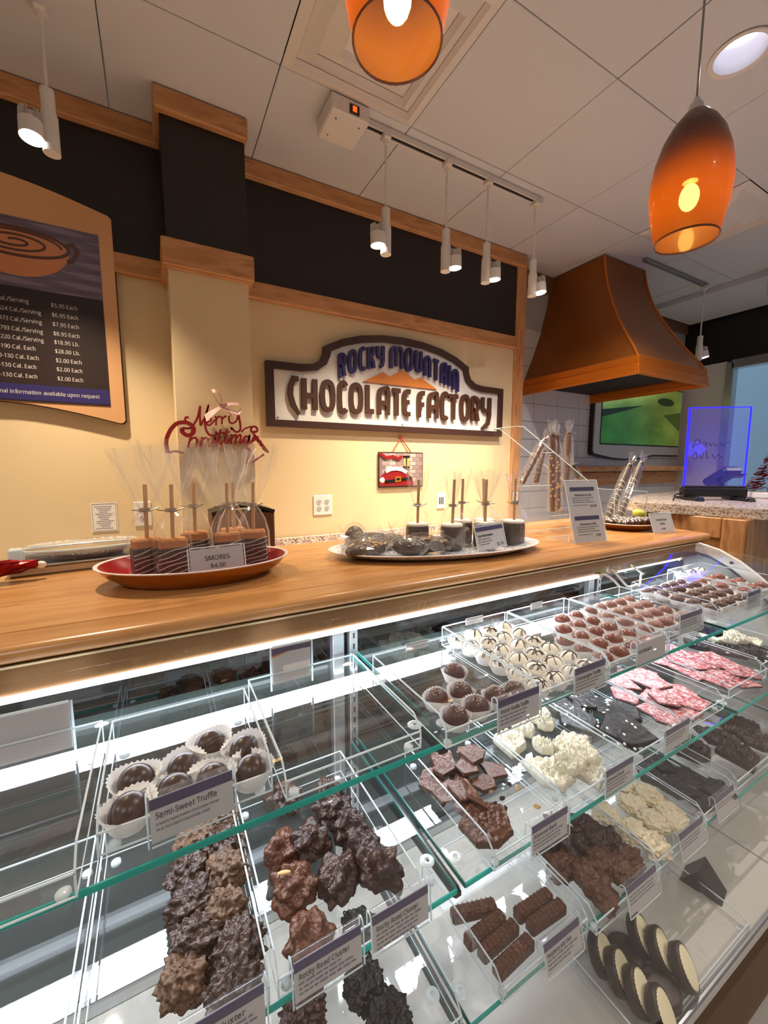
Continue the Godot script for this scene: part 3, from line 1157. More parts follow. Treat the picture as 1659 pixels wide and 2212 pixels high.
func wall_things() -> void:
	# shop sign
	var o := thing("shop_sign", "large white and brown shop sign with raised blue and brown letters", "sign", Vector3(1.43, 0.2, -2.35))
	var side := [Vector2(0.552, 0.572), Vector2(0.75, 0.574), Vector2(0.82, 0.582), Vector2(0.868, 0.61), Vector2(0.888, 0.65), Vector2(0.892, 0.692), Vector2(1.0, 0.745), Vector2(1.13, 0.785), Vector2(1.28, 0.808), Vector2(1.43, 0.816)]
	var ins := [Vector2(0.593, 0.532), Vector2(0.76, 0.534), Vector2(0.85, 0.55), Vector2(0.905, 0.59), Vector2(0.928, 0.64), Vector2(0.934, 0.668), Vector2(1.02, 0.71), Vector2(1.14, 0.745), Vector2(1.28, 0.768), Vector2(1.43, 0.775)]
	var outer := []
	var inner := []
	for p in side:
		outer.append(p - Vector2(1.433, 0.2))
	for p in ins:
		inner.append(p - Vector2(1.433, 0.2))
	for k in range(8, -1, -1):
		outer.append(Vector2(-outer[k].x, outer[k].y))
		inner.append(Vector2(-inner[k].x, inner[k].y))
	outer.append(Vector2(0.881, 0.019))
	outer.append(Vector2(-0.881, 0.019))
	inner.append(Vector2(0.838, 0.056))
	inner.append(Vector2(-0.838, 0.056))
	var b := MB.new()
	var n := outer.size()
	for k in n:
		var a: Vector2 = outer[k]
		var a2: Vector2 = outer[(k + 1) % n]
		var c: Vector2 = inner[k]
		var c2: Vector2 = inner[(k + 1) % n]
		var f := func(p: Vector2, z: float) -> Vector3: return Vector3(p.x, p.y, z)
		b.quad(f.call(a, 0.03), f.call(a2, 0.03), f.call(c2, 0.03), f.call(c, 0.03), Vector3.BACK)
		var od := (a + a2) * 0.5 - Vector2(0, 0.25)
		b.quad(f.call(a, -0.012), f.call(a2, -0.012), f.call(a2, 0.03), f.call(a, 0.03), Vector3(od.x, od.y, 0))
		b.quad(f.call(c, 0.0), f.call(c2, 0.0), f.call(c2, 0.03), f.call(c, 0.03), Vector3(-od.x, -od.y, 0))
	part("frame", b, mats.sign_brown, o)
	b = MB.new()
	b.prism(inner, -0.01, 0.012)
	part("panel", b, mats.white_board, o)
	b = MB.new()
	b.prism([Vector2(-0.29, 0.316), Vector2(-0.147, 0.388), Vector2(-0.1, 0.366), Vector2(-0.004, 0.416), Vector2(0.092, 0.364), Vector2(0.137, 0.384), Vector2(0.272, 0.316)], 0.012, 0.022)
	part("mountain", b, mats.sign_orange, o)
	for p in [Vector2(-0.47, 0.455), Vector2(0.46, 0.455), Vector2(-0.82, 0.07), Vector2(0.0, 0.07), Vector2(0.82, 0.07)]:
		b = MB.new()
		b.cyl(Vector3(p.x, p.y, 0.011), Vector3(p.x, p.y, 0.016), 0.006, 0.005, 10)
		part("screw", b, mats.aluminium, o)
	# each letter by its own left and right edge along the board
	for e in [["H", -0.683, -0.589], ["O", -0.573, -0.477], ["C", -0.465, -0.393], ["O", -0.389, -0.293], ["L", -0.278, -0.205], ["A", -0.195, -0.104], ["T", -0.098, -0.010], ["E", -0.008, 0.067], ["F", 0.108, 0.180], ["A", 0.190, 0.281], ["C", 0.298, 0.370], ["T", 0.352, 0.466], ["O", 0.468, 0.563], ["R", 0.573, 0.655]]:
		glyph(e[0], e[1], e[2], 0.122, 0.296, 0.029, 0.0, mats.letter_brown, o)
	b = MB.new()
	b.stroke([Vector2(-0.7, 0.29), Vector2(-0.728, 0.289), Vector2(-0.745, 0.25), Vector2(-0.75, 0.2), Vector2(-0.735, 0.145), Vector2(-0.7, 0.092)], [0.026, 0.03, 0.03, 0.03, 0.03, 0.014], 0.016, 0.034)
	part("letter", b, mats.letter_brown, o)
	b = MB.new()
	b.stroke([Vector2(0.682, 0.295), Vector2(0.683, 0.22), Vector2(0.7, 0.2), Vector2(0.735, 0.2)], 0.027, 0.016, 0.034)
	b.stroke([Vector2(0.748, 0.295), Vector2(0.748, 0.17), Vector2(0.735, 0.11), Vector2(0.68, 0.072)], [0.028, 0.03, 0.03, 0.014], 0.016, 0.034)
	part("letter", b, mats.letter_brown, o)
	# blue arched line
	for e in [["R", -0.457, -0.403, 0.33, 0.468], ["O", -0.394, -0.331, 0.360, 0.491], ["C", -0.321, -0.270, 0.384, 0.512], ["K", -0.263, -0.208, 0.399, 0.527], ["Y", -0.200, -0.141, 0.412, 0.540], ["M", -0.104, -0.004, 0.419, 0.555], ["O", 0.007, 0.074, 0.415, 0.554], ["U", 0.085, 0.145, 0.412, 0.548], ["N", 0.157, 0.217, 0.394, 0.527], ["T", 0.225, 0.288, 0.376, 0.515], ["A", 0.295, 0.348, 0.358, 0.502], ["I", 0.359, 0.385, 0.348, 0.486], ["N", 0.396, 0.455, 0.322, 0.468]]:
		var u: float = (e[1] + e[2]) * 0.5 - 0.02
		glyph(e[0], e[1], e[2], e[3], e[4], 0.021, -0.9 * u, mats.letter_blue, o)
	# menu board
	o = thing("menu_board", "copper framed menu board with copper pot picture and prices at left", "menu board", Vector3(-0.6, 0.2, -2.348))
	var top := []
	var pl := []
	for k in 13:
		var t := k / 12.0
		pl.append(Vector2(lerpf(-0.48, 0.465, t), 0.915 + 0.075 * sin(PI * t)))
	pl.append(Vector2(0.478, 0.905))
	pl.append(Vector2(0.48, 0.012))
	pl.append(Vector2(0.468, 0.0))
	for k in 13:
		var t := k / 12.0
		pl.append(Vector2(lerpf(0.455, -0.48, t), 0.075 * sin(PI * t)))
	b = MB.new()
	b.prism(pl, 0.0, 0.022)
	part("frame", b, mats.copper, o)
	for k in pl.size():
		pl[k] = Vector2(0, 0.45) + (pl[k] - Vector2(0, 0.45)) * 1.008
	b = MB.new()
	b.prism(pl, -0.006, 0.012)
	part("backing", b, mats.sign_brown, o)
	b = MB.new()
	b.box(Vector3(-0.02, 0.31, 0.022), Vector3(0.89, 0.47, 0.006))
	part("price_panel", b, mat("menu_dark", c8(44, 32, 30), 0.4), o)
	b = MB.new()
	b.box(Vector3(-0.02, 0.115, 0.0225), Vector3(0.89, 0.066, 0.0062))
	part("footer_strip", b, mat("menu_blue", c8(46, 40, 96), 0.4), o)
	var im := Image.create(512, 160, false, Image.FORMAT_RGB8)
	for yy in 160:
		for xx in 512:
			var px := (xx - 256) / 512.0 * 0.89 - 0.02
			var py := 0.822 - yy / 160.0 * 0.277
			var cc := Color(0.42, 0.38, 0.46)
			var st := fposmod(px * 6.0 + py * 9.0, 1.0)
			if st < 0.5:
				cc = Color(0.52, 0.47, 0.54)
			if fposmod(px * 7.0 - py * 5.0, 1.0) < 0.4:
				cc = cc.lerp(Color(0.32, 0.28, 0.4), 0.5)
			im.set_pixel(xx, yy, cc)
	var pm := mat("menu_print", Color.WHITE, 0.45)
	pm.albedo_texture = ImageTexture.create_from_image(im)
	b = MB.new()
	b.quad(Vector3(-0.465, 0.545, 0.0255), Vector3(0.425, 0.545, 0.0255), Vector3(0.425, 0.822, 0.0255), Vector3(-0.465, 0.822, 0.0255), Vector3.BACK)
	part("picture_print", b, pm, o)
	# the printed pot
	b = MB.new()
	var pot := []
	for k in 21:
		var t := PI + PI * k / 20.0
		pot.append(Vector2(0.13 + 0.185 * cos(t), 0.725 + (0.135 * sin(t))))
	for k in range(1, 20):
		var t := PI * k / 20.0
		pot.append(Vector2(0.13 + 0.185 * cos(t), 0.725 + 0.055 * sin(t)))
	b.prism(pot, 0.0255, 0.0262)
	part("pot_print", b, mat("pot_copper", c8(206, 136, 90), 0.45), o)
	b = MB.new()
	var ring := []
	for k in 41:
		var t := TAU * k / 40.0
		ring.append(Vector2(0.13 + 0.183 * cos(t), 0.727 + 0.055 * sin(t)))
	b.stroke(ring, 0.012, 0.0262, 0.0268)
	ring = []
	for k in 61:
		var t := TAU * k / 60.0 * 2.4
		var q := lerpf(0.16, 0.02, k / 60.0)
		ring.append(Vector2(0.13 + q * cos(t), 0.727 + q * 0.3 * sin(t)))
	b.stroke(ring, 0.009, 0.0262, 0.0268)
	b.stroke([Vector2(0.295, 0.745), Vector2(0.33, 0.755), Vector2(0.345, 0.73), Vector2(0.325, 0.69), Vector2(0.305, 0.68)], 0.016, 0.0262, 0.0266)
	b.stroke([Vector2(0.08, 0.735), Vector2(-0.02, 0.775), Vector2(-0.12, 0.82)], [0.012, 0.016, 0.026], 0.0262, 0.0268)
	part("swirl_print", b, mat("pot_dark", c8(92, 56, 44), 0.45), o)
	var lm := mat("menu_text", c8(206, 200, 196), 0.5)
	var rows := [["Cal./Serving", "$5.95 Each", 0.692], ["-424 Cal./Serving", "$6.95 Each", 0.652], ["-473 Cal./Serving", "$7.95 Each", 0.613], ["-793 Cal./Serving", "$8.95 Each", 0.574], ["0-220 Cal./Serving", "$18.95 Lb.", 0.538], ["-190 Cal. Each", "$28.00 Lb.", 0.5], ["0-130 Cal. Each", "$2.00 Each", 0.461], ["00-130 Cal. Each", "$2.00 Each", 0.423], ["10-130 Cal. Each", "$2.00 Each", 0.383]]
	var ends := [0.161, 0.198, 0.198, 0.199, 0.199, 0.17, 0.178, 0.167, 0.167]
	for r in rows:
		text(r[0], 0.0165, Vector3(ends[rows.find(r)], r[2] - 0.2, 0.0256), lm, o, Basis(), HORIZONTAL_ALIGNMENT_RIGHT, 0.0006, "lettering", 0.84)
		text(r[1], 0.0165, Vector3(0.235, r[2] - 0.2, 0.0256), lm, o, Basis(), HORIZONTAL_ALIGNMENT_LEFT, 0.0006, "lettering", 0.84)
	text("Nutritional information available upon request", 0.0165, Vector3(0.385, 0.115, 0.0262), lm, o, Basis(), HORIZONTAL_ALIGNMENT_RIGHT, 0.0006, "lettering", 0.86)
	# glitter greeting
	o = thing("greeting_sign", "red glitter Merry Christmas script sign with ribbon bow on the column", "sign", Vector3(0.25, 0.06, -2.1))
	var zlift := [0.0]
	var S := func(q0: MB, a: Array, w) -> void:
		var p := []
		for k in range(0, a.size(), 2):
			p.append(Vector2(0.036 + 0.00043 * (a[k] - 90) - 0.25, 0.391 - 0.000441 * a[k + 1] - 0.06))
		# smooth the hand-drawn corners
		var c := Curve2D.new()
		for k in p.size():
			var d: Vector2 = (p[mini(k + 1, p.size() - 1)] - p[maxi(k - 1, 0)]) * 0.2
			c.add_point(p[k], -d, d)
		var q := []
		for v in c.tessellate(3, 8):
			q.append(v)
		zlift[0] += 0.0003
		q0.stroke(q, w, 0.0, 0.006 + zlift[0])
	b = MB.new()
	var W := 0.0092
	S.call(b, [320, 440, 296, 425, 300, 392, 330, 392], W)
	S.call(b, [270, 500, 330, 500, 380, 450, 420, 370, 447, 265], W)
	S.call(b, [447, 265, 436, 370, 440, 470], W)
	S.call(b, [440, 470, 490, 380, 528, 255, 500, 350, 485, 450, 500, 530, 545, 570, 592, 555, 590, 525], W)
	part("letter", b, mats.red_glitter, o)
	b = MB.new()
	S.call(b, [500, 430, 545, 415, 540, 385, 510, 395, 500, 440, 530, 460, 590, 400], W * 0.8)
	part("letter", b, mats.red_glitter, o)
	b = MB.new()
	S.call(b, [585, 370, 600, 380, 596, 460], W * 0.8)
	S.call(b, [598, 400, 625, 365, 645, 372], W * 0.8)
	part("letter", b, mats.red_glitter, o)
	b = MB.new()
	S.call(b, [650, 365, 660, 380, 655, 445], W * 0.8)
	S.call(b, [656, 395, 690, 360, 705, 368], W * 0.8)
	part("letter", b, mats.red_glitter, o)
	b = MB.new()
	S.call(b, [735, 350, 735, 410, 765, 430, 810, 400, 835, 330], W * 0.8)
	S.call(b, [835, 330, 850, 430, 845, 500, 800, 520, 755, 480, 760, 500], W)
	part("letter", b, mats.red_glitter, o)
	b = MB.new()
	S.call(b, [110, 760, 100, 660, 130, 560, 190, 475, 260, 445, 330, 455, 370, 500, 360, 550, 310, 575, 265, 550, 255, 520, 280, 510], W * 1.9)
	part("letter", b, mats.red_glitter, o)
	b = MB.new()
	S.call(b, [360, 470, 345, 560, 305, 700], W)
	S.call(b, [320, 640, 360, 600, 395, 615, 385, 700], W)
	part("letter", b, mats.red_glitter, o)
	b = MB.new()
	S.call(b, [440, 590, 450, 610, 425, 690], W * 0.9)
	S.call(b, [440, 640, 470, 600, 500, 600], W * 0.9)
	S.call(b, [512, 600, 490, 680, 530, 665], W * 0.9)
	part("letter", b, mats.red_glitter, o)
	b = MB.new()
	S.call(b, [530, 660, 570, 620, 575, 590, 590, 640, 570, 680, 530, 675], W * 0.9)
	S.call(b, [640, 500, 605, 640, 630, 655, 660, 620], W)
	S.call(b, [590, 550, 670, 530], W * 0.7)
	part("letter", b, mats.red_glitter, o)
	b = MB.new()
	S.call(b, [710, 490, 675, 620, 700, 640, 730, 600], W)
	S.call(b, [660, 545, 740, 520], W * 0.7)
	part("letter", b, mats.red_glitter, o)
	b = MB.new()
	S.call(b, [745, 550, 755, 570, 740, 650], W)
	S.call(b, [750, 600, 785, 555, 800, 570, 785, 650], W)
	S.call(b, [797, 600, 830, 555, 850, 565, 840, 630, 870, 630], W)
	part("letter", b, mats.red_glitter, o)
	b = MB.new()
	S.call(b, [930, 570, 895, 570, 880, 620, 905, 640, 935, 600, 945, 560, 935, 620, 960, 630, 1000, 560], W)
	part("letter", b, mats.red_glitter, o)
	b = MB.new()
	S.call(b, [965, 620, 1010, 590, 990, 530, 965, 500, 980, 460, 1020, 460, 1035, 490, 1015, 515, 995, 500], W)
	S.call(b, [860, 520, 900, 480, 970, 455], W * 0.8)
	S.call(b, [1000, 545, 1060, 620, 1150, 740], W * 1.1)
	part("flourish", b, mats.red_glitter, o)
	b = MB.new()
	S.call(b, [120, 760, 180, 740, 260, 760], W)
	part("flourish", b, mats.red_glitter, o)
	b = MB.new()
	S.call(b, [880, 690, 950, 730, 900, 850, 980, 840, 1100, 760], W)
	part("flourish", b, mats.red_glitter, o)
	b = MB.new()
	var Q := func(x: float, y: float, z: float) -> Vector3: return Vector3(0.036 + 0.00043 * (x - 90) - 0.25, 0.391 - 0.000441 * y - 0.06, z)
	for e in [[[640, 245, 590, 180, 555, 110, 600, 100, 650, 150, 655, 250], 26.0], [[655, 250, 740, 225, 830, 220, 855, 280, 820, 325, 740, 300, 660, 262], 22.0], [[650, 260, 560, 320, 480, 380], 52.0], [[655, 260, 690, 300, 760, 360], 34.0]]:
		var a: Array = e[0]
		var rws := []
		var cnt: int = a.size() / 2
		for k in cnt:
			var f := 1.0 if a.size() > 8 else 0.35 + 0.65 * k / (cnt - 1.0)
			var z := 0.014 + 0.016 * sin(PI * k / (cnt - 1.0))
			rws.append(PackedVector3Array([Q.call(a[k * 2], a[k * 2 + 1] - e[1] * f * 0.5, z), Q.call(a[k * 2] + e[1] * f * 0.3, a[k * 2 + 1] + e[1] * f, z + 0.012)]))
		b.grid(rws, false, false, false)
	b.ball(Q.call(652, 255, 0.02), Vector3(0.009, 0.009, 0.007), 10, 6)
	part("ribbon_bow", b, mat("ribbon", c8(226, 178, 172), 0.35), o)
	b = MB.new()
	var b3 := MB.new()
	for k in 8:
		var q := b if k % 2 == 0 else b3
		var y0 := 560.0 + k * 22
		q.quad(Q.call(985 + k * 16, y0, 0.006), Q.call(1045 + k * 13, y0 - 5, 0.006), Q.call(1058 + k * 13, y0 + 17, 0.006), Q.call(1001 + k * 16, y0 + 22, 0.006), Vector3.BACK)
	part("ribbon_stripe", b, mats.red, o)
	part("ribbon_stripe", b3, mats.paper, o)
	# picture plaque
	o = thing("wall_plaque", "small red and white Christmas plaque hanging by ribbon under the shop sign", "plaque", Vector3(1.43, -0.145, -2.353))
	b = MB.new()
	b.box(Vector3(0, 0.117, 0.004), Vector3(0.352, 0.234, 0.008), 0.003)
	part("plate", b, mat("plaque_edge", c8(52, 34, 34), 0.4), o)
	b = MB.new()
	b.box(Vector3(0, 0.117, 0.009), Vector3(0.336, 0.218, 0.003))
	part("mortar_print", b, mat("plaque_gray", c8(128, 112, 112), 0.5), o)
	var bk := MB.new()
	bk.box(Vector3.ZERO, Vector3(0.05, 0.024, 0.003), 0.001)
	var bkm := bk.done()
	for r in 8:
		for k in 7:
			var xx := -0.15 + 0.053 * k + (0.026 if r % 2 else 0.0)
			if absf(xx) < 0.143:
				part("brick_print", bkm, mat("plaque_brick%d" % ((r * 3 + k) % 3), [c8(168, 148, 146), c8(188, 172, 168), c8(150, 128, 126)][(r * 3 + k) % 3], 0.6), o).position = Vector3(xx, 0.024 + 0.027 * r, 0.0095)
	b = MB.new()
	b.prism([Vector2(-0.165, 0.012), Vector2(-0.165, 0.07), Vector2(-0.12, 0.105), Vector2(-0.04, 0.12), Vector2(0.04, 0.1), Vector2(0.085, 0.06), Vector2(0.09, 0.012)], 0.01, 0.016)
	part("red_coat", b, mats.red_glitter, o)
	b = MB.new()
	b.prism([Vector2(-0.13, 0.028), Vector2(0.075, 0.052), Vector2(0.075, 0.07), Vector2(-0.13, 0.048)], 0.014, 0.019)
	part("belt", b, mats.black_plastic, o)
	b = MB.new()
	b.stroke([Vector2(-0.05, 0.04), Vector2(-0.015, 0.044), Vector2(-0.015, 0.07), Vector2(-0.05, 0.066), Vector2(-0.05, 0.04)], 0.008, 0.017, 0.022)
	part("buckle", b, mat("gold", c8(222, 160, 50), 0.3, 0.6), o)
	b = MB.new()
	b.stroke([Vector2(-0.125, 0.106), Vector2(-0.09, 0.122), Vector2(-0.045, 0.126), Vector2(0.0, 0.118), Vector2(0.035, 0.1)], 0.024, 0.014, 0.021)
	b.ball(Vector3(-0.15, 0.05, 0.014), Vector3(0.02, 0.02, 0.008), 12, 6)
	part("white_fleece", b, mats.marshmallow, o)
	b = MB.new()
	b.stroke([Vector2(-0.165, 0.222), Vector2(-0.12, 0.195), Vector2(-0.07, 0.205), Vector2(-0.03, 0.19), Vector2(0.0, 0.205)], 0.02, 0.012, 0.018)
	part("red_garland", b, mats.red_glitter, o)
	b = MB.new()
	b.box(Vector3(0.035, 0.205, 0.015), Vector3(0.05, 0.012, 0.008))
	b.box(Vector3(0.035, 0.17, 0.015), Vector3(0.006, 0.06, 0.008))
	b.box(Vector3(0.035, 0.135, 0.015), Vector3(0.05, 0.012, 0.008))
	part("lantern_frame", b, mats.black_plastic, o)
	b = MB.new()
	b.box(Vector3(0.035, 0.17, 0.013), Vector3(0.042, 0.06, 0.004))
	part("lantern_pane", b, mat("gold_print", c8(214, 176, 96), 0.5), o)
	b = MB.new()
	b.tube([Vector3(-0.07, 0.234, 0.006), Vector3(-0.002, 0.33, 0.003), Vector3(0.002, 0.33, 0.003), Vector3(0.075, 0.234, 0.006)], 0.004, 6)
	b.ball(Vector3(0, 0.332, 0.006), Vector3(0.012, 0.008, 0.008), 10, 6)
	part("hanging_ribbon", b, mat("ribbon_red", c8(198, 84, 66), 0.5), o)
	# outlets and papers
	outlet(Vector3(0.875, -0.24, -2.36), 2, "white four-socket outlet plate on cream wall below the shop sign")
	outlet(Vector3(-0.075, -0.24, -2.36), 1, "white two-socket outlet plate on cream wall behind the left bags")
	o = thing("switch_plate", "white wall plate partly hidden behind the wrapped marshmallows", "wall plate", Vector3(1.77, -0.25, -2.36))
	b = MB.new()
	b.box(Vector3(0, 0, 0.004), Vector3(0.075, 0.115, 0.008), 0.003)
	part("plate", b, mats.white_board, o)
	b = MB.new()
	for k in 3:
		b.box(Vector3(-0.015 + 0.015 * k, 0, 0.009), Vector3(0.006, 0.05, 0.004))
	part("switch_slot", b, mats.black_plastic, o)
	o = thing("notice", "small white printed notice pinned to cream wall at the left", "notice", Vector3(-0.235, -0.248, -2.358))
	b = MB.new()
	b.box(Vector3(0, 0, 0.001), Vector3(0.105, 0.14, 0.002))
	part("sheet", b, mats.paper, o)
	b = MB.new()
	for e in [[0, 0.065, 0.094, 0.0015], [0, -0.065, 0.094, 0.0015], [-0.047, 0, 0.0015, 0.13], [0.047, 0, 0.0015, 0.13]]:
		b.box(Vector3(e[0], e[1], 0.0024), Vector3(e[2], e[3], 0.001))
	part("border_line", b, mats.gray_ink, o)
	b = MB.new()
	for k in 13:
		b.box(Vector3(-0.004 + 0.003 * (k % 3), 0.053 - 0.0088 * k, 0.0024), Vector3(0.07 - 0.012 * ((k * 5) % 4), 0.0026, 0.001))
	part("print_line", b, mat("blue_gray_ink", c8(150, 152, 176), 0.6), o)
	o = thing("wall_tag", "small white tag with red mark and black edge on the corner board", "tag", Vector3(2.49, -0.25, -2.337))
	b = MB.new()
	b.box(Vector3(0, 0, 0.003), Vector3(0.075, 0.1, 0.006), 0.002)
	part("plate", b, mats.black_plastic, o)
	b = MB.new()
	b.box(Vector3(-0.004, 0.008, 0.007), Vector3(0.06, 0.075, 0.002))
	part("label_card", b, mats.paper, o)
	b = MB.new()
	b.cyl(Vector3(-0.004, 0.015, 0.007), Vector3(-0.004, 0.015, 0.0095), 0.014, 0.014, 14)
	part("red_mark", b, mats.red, o)
	# back bar against the wall
	o = thing("back_bar", "pale stone ledge of the back bar along the cream wall", "counter", Vector3(0.5, -1.45, -2.08))
	b = MB.new()
	b.box(Vector3(0, 0.88, 0.12), Vector3(4.0, 0.04, 0.3), 0.006)
	b.box(Vector3(0.98, 0.88, -0.15), Vector3(2.04, 0.04, 0.24), 0.004)
	b.box(Vector3(0.98, 0.965, -0.26), Vector3(2.04, 0.13, 0.025), 0.005)
	b.box(Vector3(-1.26, 0.88, -0.15), Vector3(1.48, 0.04, 0.24), 0.004)
	b.box(Vector3(-1.26, 0.965, -0.26), Vector3(1.48, 0.13, 0.025), 0.005)
	part("stone_top", b, mats.granite, o)
	b = MB.new()
	b.box(Vector3(0, 0.43, 0.12), Vector3(3.98, 0.86, 0.28))
	part("base", b, mats.cabinet_wood, o)
	o = thing("brown_box", "dark brown box with black rim behind the wrapped smores", "box", Vector3(0.33, -0.55, -1.97))
	b = MB.new()
	b.box(Vector3(0, 0.17, 0), Vector3(0.27, 0.34, 0.16), 0.006)
	part("body", b, mat("box_brown", c8(98, 56, 32), 0.5), o)
	b = MB.new()
	var arch := []
	for k in 9:
		arch.append(Vector2(-0.135 + 0.27 * k / 8.0, 0.34 + 0.03 * sin(PI * k / 8.0)))
	b.stroke(arch, 0.014, -0.082, 0.084)
	part("rim", b, mats.black_plastic, o)

func outlet(at: Vector3, gangs: int, label: String) -> void:
	var o := thing("wall_outlet", label, "outlet", at)
	var b := MB.new()
	b.box(Vector3(0, 0, 0.004), Vector3(0.075 + 0.047 * (gangs - 1), 0.122, 0.008), 0.003)
	part("plate", b, mats.white_board, o)
	for g in gangs:
		for s in [-1, 1]:
			var x := (g - (gangs - 1) * 0.5) * 0.05
			b = MB.new()
			b.cyl(Vector3(x, s * 0.02, 0.007), Vector3(x, s * 0.02, 0.0105), 0.0165, 0.016, 18)
			var so := part("socket", b, mats.card, o)
			b = MB.new()
			for e in [[-0.006, 0.003], [0.006, 0.003]]:
				b.box(Vector3(x + e[0], s * 0.02 + e[1], 0.0105), Vector3(0.0022, 0.008, 0.001))
			b.cyl(Vector3(x, s * 0.02 - 0.008, 0.0095), Vector3(x, s * 0.02 - 0.008, 0.0112), 0.0025, 0.0025, 8)
			part("socket_slot", b, mats.black_plastic, so)

# ---------------------------------------------------------------- on the ceiling
func track_head(called_at: Vector3, label: String, side: float, drop: float, lit: Vector3, e: float) -> void:
	# rod, driver can and finned lamp; drop is how far under the track the can starts
	var o := thing("track_light", label, "track light", called_at, 0.0)
	var b := MB.new()
	b.box(Vector3(0, -0.012, 0), Vector3(0.036, 0.03, 0.05), 0.004)
	b.cyl(Vector3(0, -0.025, 0), Vector3(0, -0.045, 0), 0.014, 0.01, 12)
	part("track_adapter", b, mats.white_metal, o)
	b = MB.new()
	b.cyl(Vector3(0, -0.04, 0), Vector3(0, -drop, 0), 0.0055, 0.0055, 10)
	part("rod", b, mats.white_metal, o)
	b = MB.new()
	b.cyl(Vector3(0, -drop + 0.005, 0), Vector3(0, -drop - 0.075, 0), 0.021, 0.021, 18)
	b.cyl(Vector3(0, -drop - 0.078, 0), Vector3(0, -drop - 0.2, 0), 0.026, 0.026, 20)
	b.cyl(Vector3(0, -drop - 0.068, 0), Vector3(0, -drop - 0.082, 0), 0.023, 0.023, 18)
	part("driver_can", b, mats.white_metal, o)
	var c := Vector3(side * 0.05, -drop - 0.135, 0.012)
	var d := lit.normalized()
	var f := Basis.looking_at(d, Vector3.BACK if absf(d.y) > 0.9 else Vector3.UP)
	b = MB.new()
	b.cyl(Vector3(side * 0.02, -drop - 0.14, 0), c, 0.009, 0.009, 10)
	part("hinge", b, mats.white_metal, o)
	b = MB.new()
	b.cyl(c - d * 0.012, c + d * 0.042, 0.036, 0.036, 24, false)
	b.cyl(c - d * 0.012, c - d * 0.010, 0.0355, 0.0355, 24)
	b.cyl(c + d * 0.042, c + d * 0.036, 0.036, 0.03, 24, false)
	part("lamp_can", b, mats.white_metal, o)
	b = MB.new()
	for k in 18:
		var t := TAU * k / 18
		var p := f.x * cos(t) * 0.029 + f.y * sin(t) * 0.029
		var q := f.x * cos(t) + f.y * sin(t)
		b.quad(c - d * 0.012 + p * 0.7, c - d * 0.012 + q * 0.036, c - d * 0.05 + q * 0.034, c - d * 0.05 + p * 0.7)
	b.cyl(c - d * 0.01, c - d * 0.048, 0.016, 0.014, 12)
	part("cooling_fin", b, mats.white_metal, o)
	b = MB.new()
	b.cyl(c + d * 0.034, c + d * 0.037, 0.03, 0.03, 24)
	part("lens", b, glow("track_lens", c8(255, 246, 238), 9.0), o)
	spot("track_lamp", called_at + c + d * 0.045, d, 50.0, e, c8(255, 232, 200), 0.028)

